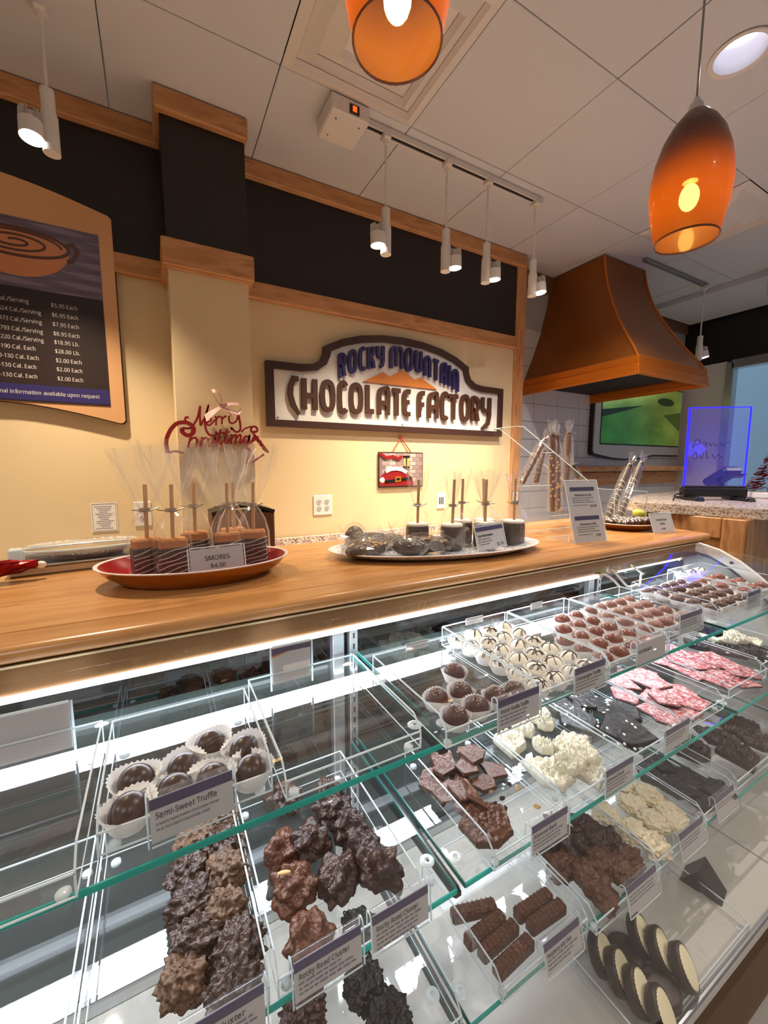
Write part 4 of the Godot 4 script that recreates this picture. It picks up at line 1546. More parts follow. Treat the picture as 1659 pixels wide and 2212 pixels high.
func ceiling_things() -> void:
	# square vents
	for e in [[0.817, "square stepped ceiling vent above the near amber pendant"], [3.257, "square stepped ceiling vent above the copper hood, right of the far pendant"]]:
		var o := thing("ceiling_vent", e[1], "vent", Vector3(e[0], 1.566, -1.465))
		var b := MB.new()
		for s in [[0.303, 0.265, 0.002, -0.01], [0.265, 0.255, -0.01, 0.012], [0.255, 0.205, 0.014, -0.022], [0.205, 0.193, -0.022, 0.004], [0.193, 0.125, 0.006, -0.03], [0.125, 0.113, -0.03, -0.008], [0.113, 0.0, -0.008, -0.036]]:
			for q in 4:
				var rot := Basis(Vector3.UP, PI / 2 * q)
				b.quad(rot * Vector3(-s[0], s[2], s[0]), rot * Vector3(s[0], s[2], s[0]), rot * Vector3(s[1], s[3], s[1]), rot * Vector3(-s[1], s[3], s[1]), Vector3.DOWN if s[2] != s[3] else Vector3.UP)
		part("louver", b, mats.white_metal, o)
		b = MB.new()
		b.box(Vector3(0, 0.05, 0), Vector3(0.6, 0.01, 0.6))
		part("duct", b, mat("duct_gray", c8(92, 86, 82), 0.8), o)
	# track with power box
	var o := thing("light_track", "slim white ceiling track carrying four lamps", "light track", Vector3(1.47, 1.566, -1.835))
	var b := MB.new()
	b.box(Vector3(0.02, -0.013, -0.014), Vector3(1.18, 0.026, 0.008))
	b.box(Vector3(0.02, -0.013, 0.014), Vector3(1.18, 0.026, 0.008))
	b.box(Vector3(0.02, -0.003, 0), Vector3(1.18, 0.006, 0.034))
	part("rail", b, mats.white_metal, o)
	b = MB.new()
	b.box(Vector3(0.02, -0.018, 0), Vector3(1.16, 0.006, 0.02))
	part("slot", b, mats.dark_slot, o)
	b = MB.new()
	b.box(Vector3(-0.655, -0.035, -0.02), Vector3(0.18, 0.07, 0.18), 0.006)
	var pb := part("power_box", b, mats.white_metal, o)
	b = MB.new()
	b.box(Vector3(-0.64, -0.04, 0.072), Vector3(0.045, 0.035, 0.006))
	part("switch_bezel", b, mats.black_plastic, pb)
	b = MB.new()
	b.box(Vector3(-0.64, -0.04, 0.076), Vector3(0.018, 0.02, 0.004))
	part("switch_light", b, glow("switch_red", c8(255, 70, 20), 1.5), pb)
	b = MB.new()
	for p in [[-0.71, 0.03], [-0.6, 0.03], [-0.71, -0.07]]:
		b.cyl(Vector3(p[0], -0.069, p[1]), Vector3(p[0], -0.072, p[1]), 0.004, 0.004, 8)
	part("screw", b, mats.gray_metal, pb)
	var names := ["leftmost of the four lamps on the ceiling track", "second lamp from the left on the ceiling track", "third lamp from the left on the ceiling track", "rightmost of the four lamps on the ceiling track, beside the hood"]
	var xs := [1.025, 1.385, 1.665, 2.035]
	for k in 4:
		track_head(Vector3(xs[k], 1.545, -1.835), "white finned spot lamp, " + names[k], -1.0 if k == 0 else 1.0, 0.33, Vector3(0.05, -1, -0.02 if k < 3 else 0.1), 1.35)
	track_head(Vector3(-0.265, 1.566, -1.95), "white finned spot lamp hanging over the menu board at the upper left", -1.0, 0.27, Vector3(0.0, -1, 0.12), 2.0)
	o = thing("light_track", "ceiling track past the copper hood at the right", "light track", Vector3(3.8, 1.566, -1.92))
	b = MB.new()
	b.box(Vector3(0, -0.012, 0), Vector3(0.95, 0.024, 0.034), 0.004)
	part("rail", b, mats.gray_metal, o)
	track_head(Vector3(4.24, 1.545, -1.92), "white finned spot lamp against the black wall right of the hood", 1.0, 0.42, Vector3(0.1, -1, 0.2), 0.35)
	track_head(Vector3(4.34, 1.55, -1.5), "spot lamp cut off by the right picture edge near the bulkhead", 1.0, 0.02, Vector3(0.2, -1, 0.2), 0.25)
	pendant(Vector3(0.3, 0.54, -0.507), "near amber glass pendant lamp seen from below at the top", 0.0022, 0.05)
	pendant(Vector3(1.01, 0.475, -0.5), "far amber glass pendant lamp hanging at the right", 0.003)

func pendant(at: Vector3, label: String, e: float, by := 0.085) -> void:
	var o := thing("pendant_lamp", label, "pendant lamp", at)
	var b := MB.new()
	var rows := []
	var prof := [[0.057, 0.0], [0.063, 0.03], [0.069, 0.06], [0.073, 0.095], [0.072, 0.125], [0.066, 0.16], [0.055, 0.195], [0.04, 0.222], [0.022, 0.243], [0.012, 0.25]]
	for p in prof:
		var y: float = p[1]
		var r := PackedVector3Array()
		for k in 36:
			var t := TAU * k / 36
			r.append(Vector3(cos(t) * p[0], y, sin(t) * p[0]))
		rows.append(r)
	b.grid(rows, true)
	for i in b.C.size():
		b.C[i] = Color(0.42, 0.165, 0.015).lerp(Color(0.045, 0.012, 0.005), smoothstep(0.08, 0.185, b.V[i].y))
	var sm := mat("amber_glass", Color(1, 1, 1, 0.86), 0.27)
	sm.transparency = BaseMaterial3D.TRANSPARENCY_ALPHA
	sm.vertex_color_use_as_albedo = true
	sm.clearcoat_enabled = true
	sm.clearcoat = 1.0
	sm.clearcoat_roughness = 0.03
	lucent(sm, Color(1.0, 0.8, 0.5))
	part("shade", b, sm, o)
	b = MB.new()
	b.lathe([[0.0555, 0.001], [0.0575, -0.0015], [0.0585, 0.001], [0.0575, 0.003]], 36)
	part("shade_rim", b, mat("amber_rim", c8(120, 60, 20), 0.15), o)
	b = MB.new()
	b.cyl(Vector3(0, 0.247, 0), Vector3(0, 0.262, 0), 0.016, 0.012, 16)
	b.cyl(Vector3(0, 0.262, 0), Vector3(0, 0.275, 0), 0.01, 0.004, 12)
	part("cap", b, mats.aluminium, o)
	b = MB.new()
	b.cyl(Vector3(0, 0.2, 0), Vector3(0, by + 0.03, 0), 0.014, 0.014, 14)
	part("lamp_socket", b, mats.white_metal, o)
	b = MB.new()
	b.cyl(Vector3(0, 0.27, 0), Vector3(0, 1.566 - at.y, 0), 0.0022, 0.0022, 8)
	part("cord", b, mats.gray_metal, o)
	b = MB.new()
	b.cyl(Vector3(0, 1.545 - at.y, 0), Vector3(0, 1.566 - at.y, 0), 0.05, 0.05, 24)
	part("canopy_plate", b, mats.white_metal, o)
	b = MB.new()
	b.ball(Vector3(0, by, 0), Vector3(0.018, 0.026, 0.018), 16, 10)
	part("bulb", b, glow("bulb_glow", c8(255, 206, 100), 11.0), o)
	var l := OmniLight3D.new()
	l.name = "pendant_bulb"
	add_child(l)
	l.position = at + Vector3(0, by + H, 0)
	l.light_color = c8(255, 196, 110)
	l.light_energy = e
	l.light_size = 0.018
	l.omni_range = 10.0
	l.omni_attenuation = 2.0
	l.shadow_enabled = true

# ---------------------------------------------------------------- the case
const SH := [[-0.46, -0.505], [-0.69, -0.462], [-0.935, -0.44]]
const XE := 2.02

func case_body() -> void:
	# counter top of two boards
	var o := thing("counter_top", "honey brown wooden counter top with rounded front edge over the glass case", "counter", Vector3(0.3, -0.33, -1.2))
	var T := Transform3D(Basis(), Vector3(-0.3, 0.33, 1.2))
	var b := MB.new()
	b.xf = T
	var prof := [Vector2(-0.9425, 0.0), Vector2(-0.876, 0.0), Vector2(-0.866, -0.003), Vector2(-0.86, -0.011), Vector2(-0.86, -0.02), Vector2(-0.864, -0.027), Vector2(-0.874, -0.03), Vector2(-0.9425, -0.03)]
	var rows := []
	for x in [-1.7, 2.13, 2.15, 2.158]:
		var k: float = 0.0 if x < 2.14 else (0.008 if x < 2.155 else 0.02)
		var r := PackedVector3Array()
		for p in prof:
			r.append(Vector3(x, -0.3 + p.y * (1.0 - k * 12.0) - k * 0.2, maxf(p.x - k, -0.9425)))
		rows.append(r)
	b.grid(rows, true)
	var cap := rows[3] as PackedVector3Array
	for k in range(1, cap.size() - 1):
		b.tri(cap[0], cap[k], cap[k + 1], Vector3.RIGHT)
	part("front_board", b, mats.counter_wood, o)
	b = MB.new()
	b.xf = T
	b.box(Vector3(0.228, -0.315, -1.23), Vector3(3.856, 0.03, 0.566), 0.003)
	part("main_board", b, mats.counter_wood, o)
	# fascia and tubes
	o = thing("case_fascia", "bronze metal fascia strip under the wooden counter edge", "fascia", Vector3(0.2, -0.36, -0.87))
	b = MB.new()
	b.box(Vector3(0, -0.001, 0.0), Vector3(3.7, 0.05, 0.008), 0.001)
	part("strip", b, mats.fascia, o)
	b = MB.new()
	b.box(Vector3(0, 0.027, 0.003), Vector3(3.7, 0.004, 0.01))
	part("edge_bead", b, mats.fascia_edge, o)
	b = MB.new()
	b.box(Vector3(0, -0.018, -0.02), Vector3(3.7, 0.004, 0.045))
	part("light_shelf", b, mats.fascia, o)
	for e in [[-1.3, 1.335, "long white light tube under the case fascia"], [1.46, 1.9, "short white light tube at the right end of the case"]]:
		o = thing("light_tube", e[2], "light", Vector3((e[0] + e[1]) * 0.5, -0.39, -0.862 if e[0] < 0 else -0.872))
		var L: float = e[1] - e[0]
		b = MB.new()
		b.cyl(Vector3(-L / 2, 0.002, 0), Vector3(L / 2, 0.002, 0), 0.0062, 0.0062, 12)
		part("tube", b, glow("tube_glow", c8(240, 246, 255), 5.0), o)
		b = MB.new()
		for s in [-1, 1]:
			b.cyl(Vector3(s * L / 2, 0.002, 0), Vector3(s * (L / 2 + 0.02), 0.002, 0), 0.009, 0.009, 12)
		part("end_cap", b, mats.fascia_edge, o)
	# a loop of white cable under the counter
	o = thing("light_cable", "looped white cable of the case light under the counter end", "cable", Vector3(1.4, -0.38, -0.85))
	b = MB.new()
	var cu := Curve3D.new()
	for p in [[Vector3(0.0, 0.01, 0.0)], [Vector3(0.05, -0.05, 0.03)], [Vector3(0.12, -0.055, 0.03)], [Vector3(0.16, -0.02, 0.02)], [Vector3(0.12, 0.012, 0.0)]]:
		cu.add_point(p[0], Vector3(-0.02, 0.01, 0), Vector3(0.02, -0.01, 0))
	var pts := []
	for v in cu.tessellate(3, 6):
		pts.append(v)
	b.tube(pts, 0.004, 7)
	pts = []
	for k in 8:
		pts.append(Vector3(-0.05 + 0.07 * k / 7.0, 0.0 - 0.05 * pow(k / 7.0, 1.5), 0.02 * k / 7.0))
	b.tube(pts, 0.004, 7)
	part("cable_loop", b, mats.white_metal, o)
	# carcass: deck, mirror back, ends, base
	o = thing("display_case", "curved glass display case with white deck and mirrored back", "display case", Vector3(0.2, -1.45, -0.6))
	T = Transform3D(Basis(), Vector3(-0.2, 1.45, 0.6))
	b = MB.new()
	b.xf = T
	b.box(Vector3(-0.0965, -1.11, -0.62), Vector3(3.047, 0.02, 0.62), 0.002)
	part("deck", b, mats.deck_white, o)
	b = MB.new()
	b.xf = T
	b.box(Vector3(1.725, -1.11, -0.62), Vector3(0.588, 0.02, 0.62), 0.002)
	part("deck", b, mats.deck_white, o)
	b = MB.new()
	b.xf = T
	b.box(Vector3(0.2, -1.285, -0.68), Vector3(3.6, 0.33, 0.46))
	b.box(Vector3(0.2, -0.88, -1.2), Vector3(3.64, 1.1, 0.55))
	part("cabinet", b, mats.cabinet_wood, o)
	b = MB.new()
	b.xf = T
	b.box(Vector3(0.2, -0.735, -0.915), Vector3(3.64, 0.74, 0.01))
	part("mirror_back", b, mats.mirror, o)
	b = MB.new()
	b.xf = T
	b.box(Vector3(0.2, -1.095, -0.314), Vector3(3.64, 0.016, 0.01), 0.003)
	b.box(Vector3(0.2, -1.085, -0.9), Vector3(3.64, 0.03, 0.02), 0.003)
	part("deck_rail", b, mats.aluminium, o)
	# uprights with slots
	for x in [0.4, 1.385]:
		b = MB.new()
		b.xf = T
		b.box(Vector3(x - 0.035, -0.735, -0.9), Vector3(0.03, 0.7, 0.022), 0.002)
		b.box(Vector3(x + 0.005, -0.735, -0.897), Vector3(0.022, 0.7, 0.02), 0.002)
		var up := part("upright", b, mats.aluminium, o)
		b = MB.new()
		b.xf = T
		for k in 24:
			b.box(Vector3(x + 0.005, -0.42 - 0.028 * k, -0.8868), Vector3(0.005, 0.014, 0.001))
		stuffpart("upright_slot", b, mats.dark_slot, up)
	# end frame following the glass curve
	var curve := [Vector2(-0.93, -0.352), Vector2(-0.86, -0.352), Vector2(-0.79, -0.368), Vector2(-0.72, -0.402), Vector2(-0.66, -0.445), Vector2(-0.6, -0.498), Vector2(-0.53, -0.575), Vector2(-0.47, -0.66), Vector2(-0.41, -0.78), Vector2(-0.37, -0.92), Vector2(-0.34, -1.1)]
	for e in [[XE, "end_frame"], [-1.62, "end_frame"]]:
		b = MB.new()
		b.xf = T * Transform3D(Basis(Vector3(0, 0, -1), Vector3(0, 1, 0), Vector3(1, 0, 0)), Vector3(e[0], 0, 0))
		var pl := []
		for p in curve:
			pl.append(Vector2(-p.x, p.y))
		b.stroke(pl, 0.042, 0.0, 0.022)
		var ef := part("end_frame", b, mats.white_metal, o)
		b = MB.new()
		b.xf = T
		b.cyl(Vector3(e[0] - 0.001, -0.392, -0.735), Vector3(e[0] - 0.004, -0.392, -0.735), 0.006, 0.006, 12)
		part("frame_bolt", b, mats.dark_slot, ef)
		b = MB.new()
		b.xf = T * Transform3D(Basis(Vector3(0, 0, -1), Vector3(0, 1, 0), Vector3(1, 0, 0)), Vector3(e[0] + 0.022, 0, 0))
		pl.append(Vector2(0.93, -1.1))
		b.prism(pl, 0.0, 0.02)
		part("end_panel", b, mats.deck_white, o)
		b = MB.new()
		b.xf = T * Transform3D(Basis(Vector3(0, 0, -1), Vector3(0, 1, 0), Vector3(1, 0, 0)), Vector3(e[0] - 0.003, 0, 0))
		pl = []
		for p in curve:
			pl.append(Vector2(-p.x + 0.017, p.y - 0.017))
		b.stroke(pl, 0.008, 0.0, 0.003)
		part("gasket", b, mats.black_plastic, ef)
	# front glass
	var gl := [Vector2(-0.862, -0.334), Vector2(-0.72, -0.343), Vector2(-0.62, -0.358), Vector2(-0.54, -0.38), Vector2(-0.475, -0.412), Vector2(-0.432, -0.455), Vector2(-0.405, -0.51), Vector2(-0.385, -0.58), Vector2(-0.365, -0.7), Vector2(-0.338, -0.9), Vector2(-0.312, -1.088)]
	rows = []
	for p in gl:
		rows.append(PackedVector3Array([Vector3(-1.62, p.y, p.x), Vector3(XE, p.y, p.x)]))
	b = MB.new()
	b.xf = T
	b.grid(rows, false, false, false)
	part("front_glass", b, mats.glass, o, "curved clear front glass")
	# glass shelves
	var nm := ["top", "middle", "lowest"]
	var sec := [[-0.575, 0.392, "left"], [0.41, 1.375, "centre"], [1.395, XE - 0.01, "right end"]]
	for i in 3:
		for s in sec:
			var y: float = SH[i][0]
			var zf: float = SH[i][1]
			o = thing("glass_shelf", "%s glass shelf of the case's %s section" % [nm[i], s[2]], "shelf", Vector3(s[0], y, -0.88))
			var w: float = s[1] - s[0]
			var d: float = zf + 0.88
			b = MB.new()
			b.quad(Vector3(0, 0, 0), Vector3(w, 0, 0), Vector3(w, 0, d), Vector3(0, 0, d), Vector3.UP)
			part("glass_pane", b, mats.shelf_glass, o)
			b = MB.new()
			b.box(Vector3(w / 2, -0.004, d), Vector3(w, 0.0085, 0.0025))
			part("front_edge", b, mats.teal_edge, o)
			b = MB.new()
			for e in [0.0, w]:
				b.box(Vector3(e, -0.004, d / 2), Vector3(0.0025, 0.0085, d))
			part("side_edge", b, mat("dark_teal", c8(30, 90, 86), 0.2), o)
		for x in [0.4, 1.385]:
			var y: float = SH[i][0]
			var zf: float = SH[i][1]
			o = thing("shelf_bracket", "black shelf arm under the %s glass shelf, %s joint" % [nm[i], "left" if x < 1 else "right"], "bracket", Vector3(x, y, -0.89))
			var L := zf + 0.89 - 0.012
			b = MB.new()
			b.xf = Transform3D(Basis(Vector3(0, 0, 1), Vector3(0, 1, 0), Vector3(-1, 0, 0)), Vector3(0.0055, 0, 0))
			b.prism([Vector2(0, -0.012), Vector2(L, -0.012), Vector2(L + 0.008, -0.016), Vector2(L + 0.008, -0.024), Vector2(L, -0.03), Vector2(L * 0.5, -0.036), Vector2(0, -0.06)], 0.0, 0.011)
			part("arm", b, mats.black_plastic, o)
			b = MB.new()
			for sx in [-0.024, 0.024]:
				b.xf = Transform3D(Basis(), Vector3(sx, 0.001, L - 0.05 + (0.02 if sx > 0 else 0.0)))
				b.lathe([[0.004, 0.0], [0.0045, 0.003], [0.008, 0.0035], [0.013, 0.0008], [0.013, 0.0]], 20)
			part("suction_pad", b, mats.acrylic_edge, o)

func fine_print(o: Node3D, xf: Transform3D, at: Vector3, w: float, rows: int, step: float) -> void:
	# print too small to read: word-long dashes
	var b := MB.new()
	b.xf = xf
	var r := rg(int(w * 1000.0) + rows)
	for k in rows:
		var x := 0.0
		var stop := w * r.randf_range(0.72, 1.0)
		while x < stop - 0.004:
			var l := minf(r.randf_range(0.004, 0.013), stop - x)
			b.box(at + Vector3(x + l * 0.5, 0.001 - step * k, 0), Vector3(l, step * 0.34, 0.0006))
			x += l + 0.002
	stuffpart("print_line", b, mats.gray_ink, o)

func tray(label: String, x0: float, x1: float, y: float, z0: float, z1: float, hb := 0.05, hf := 0.03, turn := 0.0) -> Node3D:
	# clear acrylic tray: back at z0, front at z1
	var c := Vector3((x0 + x1) * 0.5, y, (z0 + z1) * 0.5)
	var o := thing("acrylic_tray", label, "tray", c, turn)
	var w := (x1 - x0) * 0.5
	var d := (z1 - z0) * 0.5
	var b := MB.new()
	b.quad(Vector3(-w, 0.003, -d), Vector3(w, 0.003, -d), Vector3(w, 0.003, d), Vector3(-w, 0.003, d), Vector3.UP)
	part("bottom", b, mats.acrylic, o)
	b = MB.new()
	b.quad(Vector3(-w, 0.003, -d), Vector3(w, 0.003, -d), Vector3(w, hb, -d), Vector3(-w, hb, -d), Vector3.BACK)
	b.quad(Vector3(-w, 0.003, d), Vector3(w, 0.003, d), Vector3(w, hf, d), Vector3(-w, hf, d), Vector3.BACK)
	for s in [-1.0, 1.0]:
		b.quad(Vector3(s * w, 0.003, -d), Vector3(s * w, 0.003, d), Vector3(s * w, hf, d), Vector3(s * w, hb, -d), Vector3(s, 0, 0))
		b.quad(Vector3(s * w, hf, d), Vector3(s * w, hb, d - 0.022), Vector3(s * w, hb, -d + 0.001), Vector3(s * w, hb - 0.0001, -d), Vector3(s, 0, 0))
	part("side_wall", b, mats.acrylic, o)
	b = MB.new()
	var e := 0.0022
	for s in [-1.0, 1.0]:
		b.bar(Vector3(s * w, hb, -d), Vector3(s * w, hb, d - 0.02), e, e)
		b.bar(Vector3(s * w, hb, d - 0.02), Vector3(s * w, hf, d), e, e)
		b.bar(Vector3(s * w, 0.001, d), Vector3(s * w, hf, d), e, e)
		b.bar(Vector3(s * w, 0.001, -d), Vector3(s * w, hb, -d), e * 0.7, e * 0.7)
		b.bar(Vector3(s * w, 0.002, -d), Vector3(s * w, 0.002, d), e * 0.6, e * 0.6)
	b.bar(Vector3(-w, hb, -d), Vector3(w, hb, -d), e, e)
	b.bar(Vector3(-w, hf, d), Vector3(w, hf, d), e, e)
	b.bar(Vector3(-w, 0.002, d), Vector3(w, 0.002, d), e * 0.8, e * 0.8)
	b.bar(Vector3(-w, 0.002, -d), Vector3(w, 0.002, -d), e * 0.6, e * 0.6)
	part("rim_edge", b, mats.acrylic_edge, o)
	b = MB.new()
	for sx in [-1.0, 1.0]:
		for sz in [-1.0, 1.0]:
			b.xf = Transform3D(Basis(), Vector3(sx * (w - 0.014), -0.003, sz * (d - 0.014)))
			b.lathe([[0.0, 0.004], [0.003, 0.004], [0.0075, 0.0035], [0.008, -0.0015], [0.0, -0.0015]], 12)
	part("rubber_foot", b, mats.acrylic_edge, o)
	return o

func price_label(label: String, at: Vector3, w: float, lines: Array, tilt := -0.12, turn := 0.0, strip := true, h := 0.054) -> Node3D:
	# card in a clear clip hung over a tray front; at is the middle of its top edge
	var o := thing("price_label", label, "label", at - Vector3(0, h, 0), turn)
	var B := Basis(Vector3.RIGHT, tilt)
	var b := MB.new()
	b.xf = Transform3D(B, Vector3.ZERO)
	b.box(Vector3(0, h * 0.5, 0), Vector3(w, h, 0.0014))
	part("card", b, mats.card, o)
	if strip:
		b = MB.new()
		b.xf = Transform3D(B, Vector3.ZERO)
		b.box(Vector3(0, h * 0.88, 0.0005), Vector3(w, h * 0.24, 0.0018))
		part("purple_strip", b, mats.purple, o)
	b = MB.new()
	b.xf = Transform3D(B, Vector3.ZERO)
	var rows := []
	for p in [[0.0032, -0.003], [0.0032, h], [0.001, h + 0.005], [-0.005, h + 0.006], [-0.01, h + 0.002], [-0.011, h - 0.02]]:
		rows.append(PackedVector3Array([Vector3(-w / 2 - 0.003, p[1], p[0]), Vector3(w / 2 + 0.003, p[1], p[0])]))
	b.grid(rows, false, false, false)
	part("clip_pane", b, mats.holder, o)
	b = MB.new()
	b.xf = Transform3D(B, Vector3.ZERO)
	for s in [-1.0, 1.0]:
		var x: float = s * (w / 2 + 0.003)
		b.tube([Vector3(x, -0.003, 0.0032), Vector3(x, h, 0.0032), Vector3(x, h + 0.005, 0.001), Vector3(x, h + 0.006, -0.005), Vector3(x, h + 0.002, -0.01), Vector3(x, h - 0.02, -0.011)], 0.0011, 5)
	b.bar(Vector3(-w / 2, -0.003, 0.0032), Vector3(w / 2, -0.003, 0.0032), 0.0014, 0.0014)
	part("clip_edge", b, mats.acrylic_edge, o)
	var y := h * 0.6
	for k in lines.size():
		var cap := 0.0075 if k == 0 else 0.0034
		var s: String = lines[k]
		if s.begins_with("#"):
			fine_print(o, Transform3D(B, Vector3.ZERO), Vector3(-w * 0.44, y, 0.0011), w * 0.85, int(s.substr(1)), 0.0068)
			break
		text(s, cap, B * Vector3(-w * 0.44, y, 0.0013), mats.ink if k == 0 else mats.gray_ink, o, B, HORIZONTAL_ALIGNMENT_LEFT, 0.0004, "lettering", minf(1.0, w * 0.9 / (s.length() * cap * 0.8)))
		y -= h * (0.19 if k == 0 else 0.13)
	return o

# ---------------------------------------------------------------- on the counter
const CT := -0.3

func platter(called: String, label: String, at: Vector3, rx: float, rz: float, h: float, out_m: Material, rim_m: Material, in_m: Material, turn: float) -> void:
	var o := thing(called, label, "platter", at, turn)
	var ring := func(k: float, y: float, kz := 0.0) -> PackedVector3Array:
		var r := PackedVector3Array()
		for i in 56:
			var t := TAU * i / 56
			r.append(Vector3(cos(t) * (rx * k + kz), y, sin(t) * (rz * k + kz)))
		return r
	var b := MB.new()
	b.grid([ring.call(0.001, 0.0), ring.call(0.7, 0.0), ring.call(0.76, 0.002), ring.call(0.9, h * 0.5), ring.call(0.98, h - 0.003)], true, false, true)
	part("underside", b, out_m, o)
	b = MB.new()
	b.grid([ring.call(0.98, h - 0.004), ring.call(1.0, h - 0.002), ring.call(1.0, h), ring.call(0.985, h + 0.001), ring.call(0.96, h - 0.001)], true, false, false)
	part("rim", b, rim_m, o)
	b = MB.new()
	b.grid([ring.call(0.96, h - 0.001), ring.call(0.88, h * 0.5 + 0.003), ring.call(0.75, 0.007), ring.call(0.68, 0.004), ring.call(0.001, 0.004)], true, false, false)
	part("inside", b, in_m, o)

func stand_card(label: String, at: Vector3, turn: float, w: float, h: float, lean: float) -> Node3D:
	# slanted clear holder with a white card; returns the thing
	var o := thing("sign_holder", label, "sign", at, turn)
	var B := Basis(Vector3.RIGHT, -lean)
	var b := MB.new()
	b.xf = Transform3D(B, Vector3.ZERO)
	b.quad(Vector3(-w / 2 - 0.004, 0, 0.003), Vector3(w / 2 + 0.004, 0, 0.003), Vector3(w / 2 + 0.004, h + 0.006, 0.003), Vector3(-w / 2 - 0.004, h + 0.006, 0.003), Vector3.BACK)
	b.xf = Transform3D()
	b.quad(Vector3(-w / 2 - 0.004, 0.001, 0), Vector3(w / 2 + 0.004, 0.001, 0), Vector3(w / 2 + 0.004, 0.001, -h * 0.62), Vector3(-w / 2 - 0.004, 0.001, -h * 0.62), Vector3.UP)
	part("clear_holder", b, mats.holder, o)
	b = MB.new()
	b.xf = Transform3D(B, Vector3.ZERO)
	for s in [-1, 1]:
		b.bar(Vector3(s * (w / 2 + 0.004), 0, 0.001), Vector3(s * (w / 2 + 0.004), h + 0.006, 0.001), 0.0018, 0.003)
	b.bar(Vector3(-w / 2, h + 0.006, 0.001), Vector3(w / 2, h + 0.006, 0.001), 0.0018, 0.003)
	b.xf = Transform3D()
	for s in [-1, 1]:
		b.bar(Vector3(s * (w / 2 + 0.004), 0.001, 0), Vector3(s * (w / 2 + 0.004), 0.001, -h * 0.62), 0.0016, 0.0016)
	b.bar(Vector3(-w / 2, 0.001, -h * 0.62), Vector3(w / 2, 0.001, -h * 0.62), 0.0016, 0.0016)
	part("holder_edge", b, mats.acrylic_edge, o)
	b = MB.new()
	b.xf = Transform3D(B, Vector3.ZERO)
	b.box(Vector3(0, h / 2 + 0.002, 0), Vector3(w, h, 0.0014))
	part("card", b, mats.card, o)
	return o

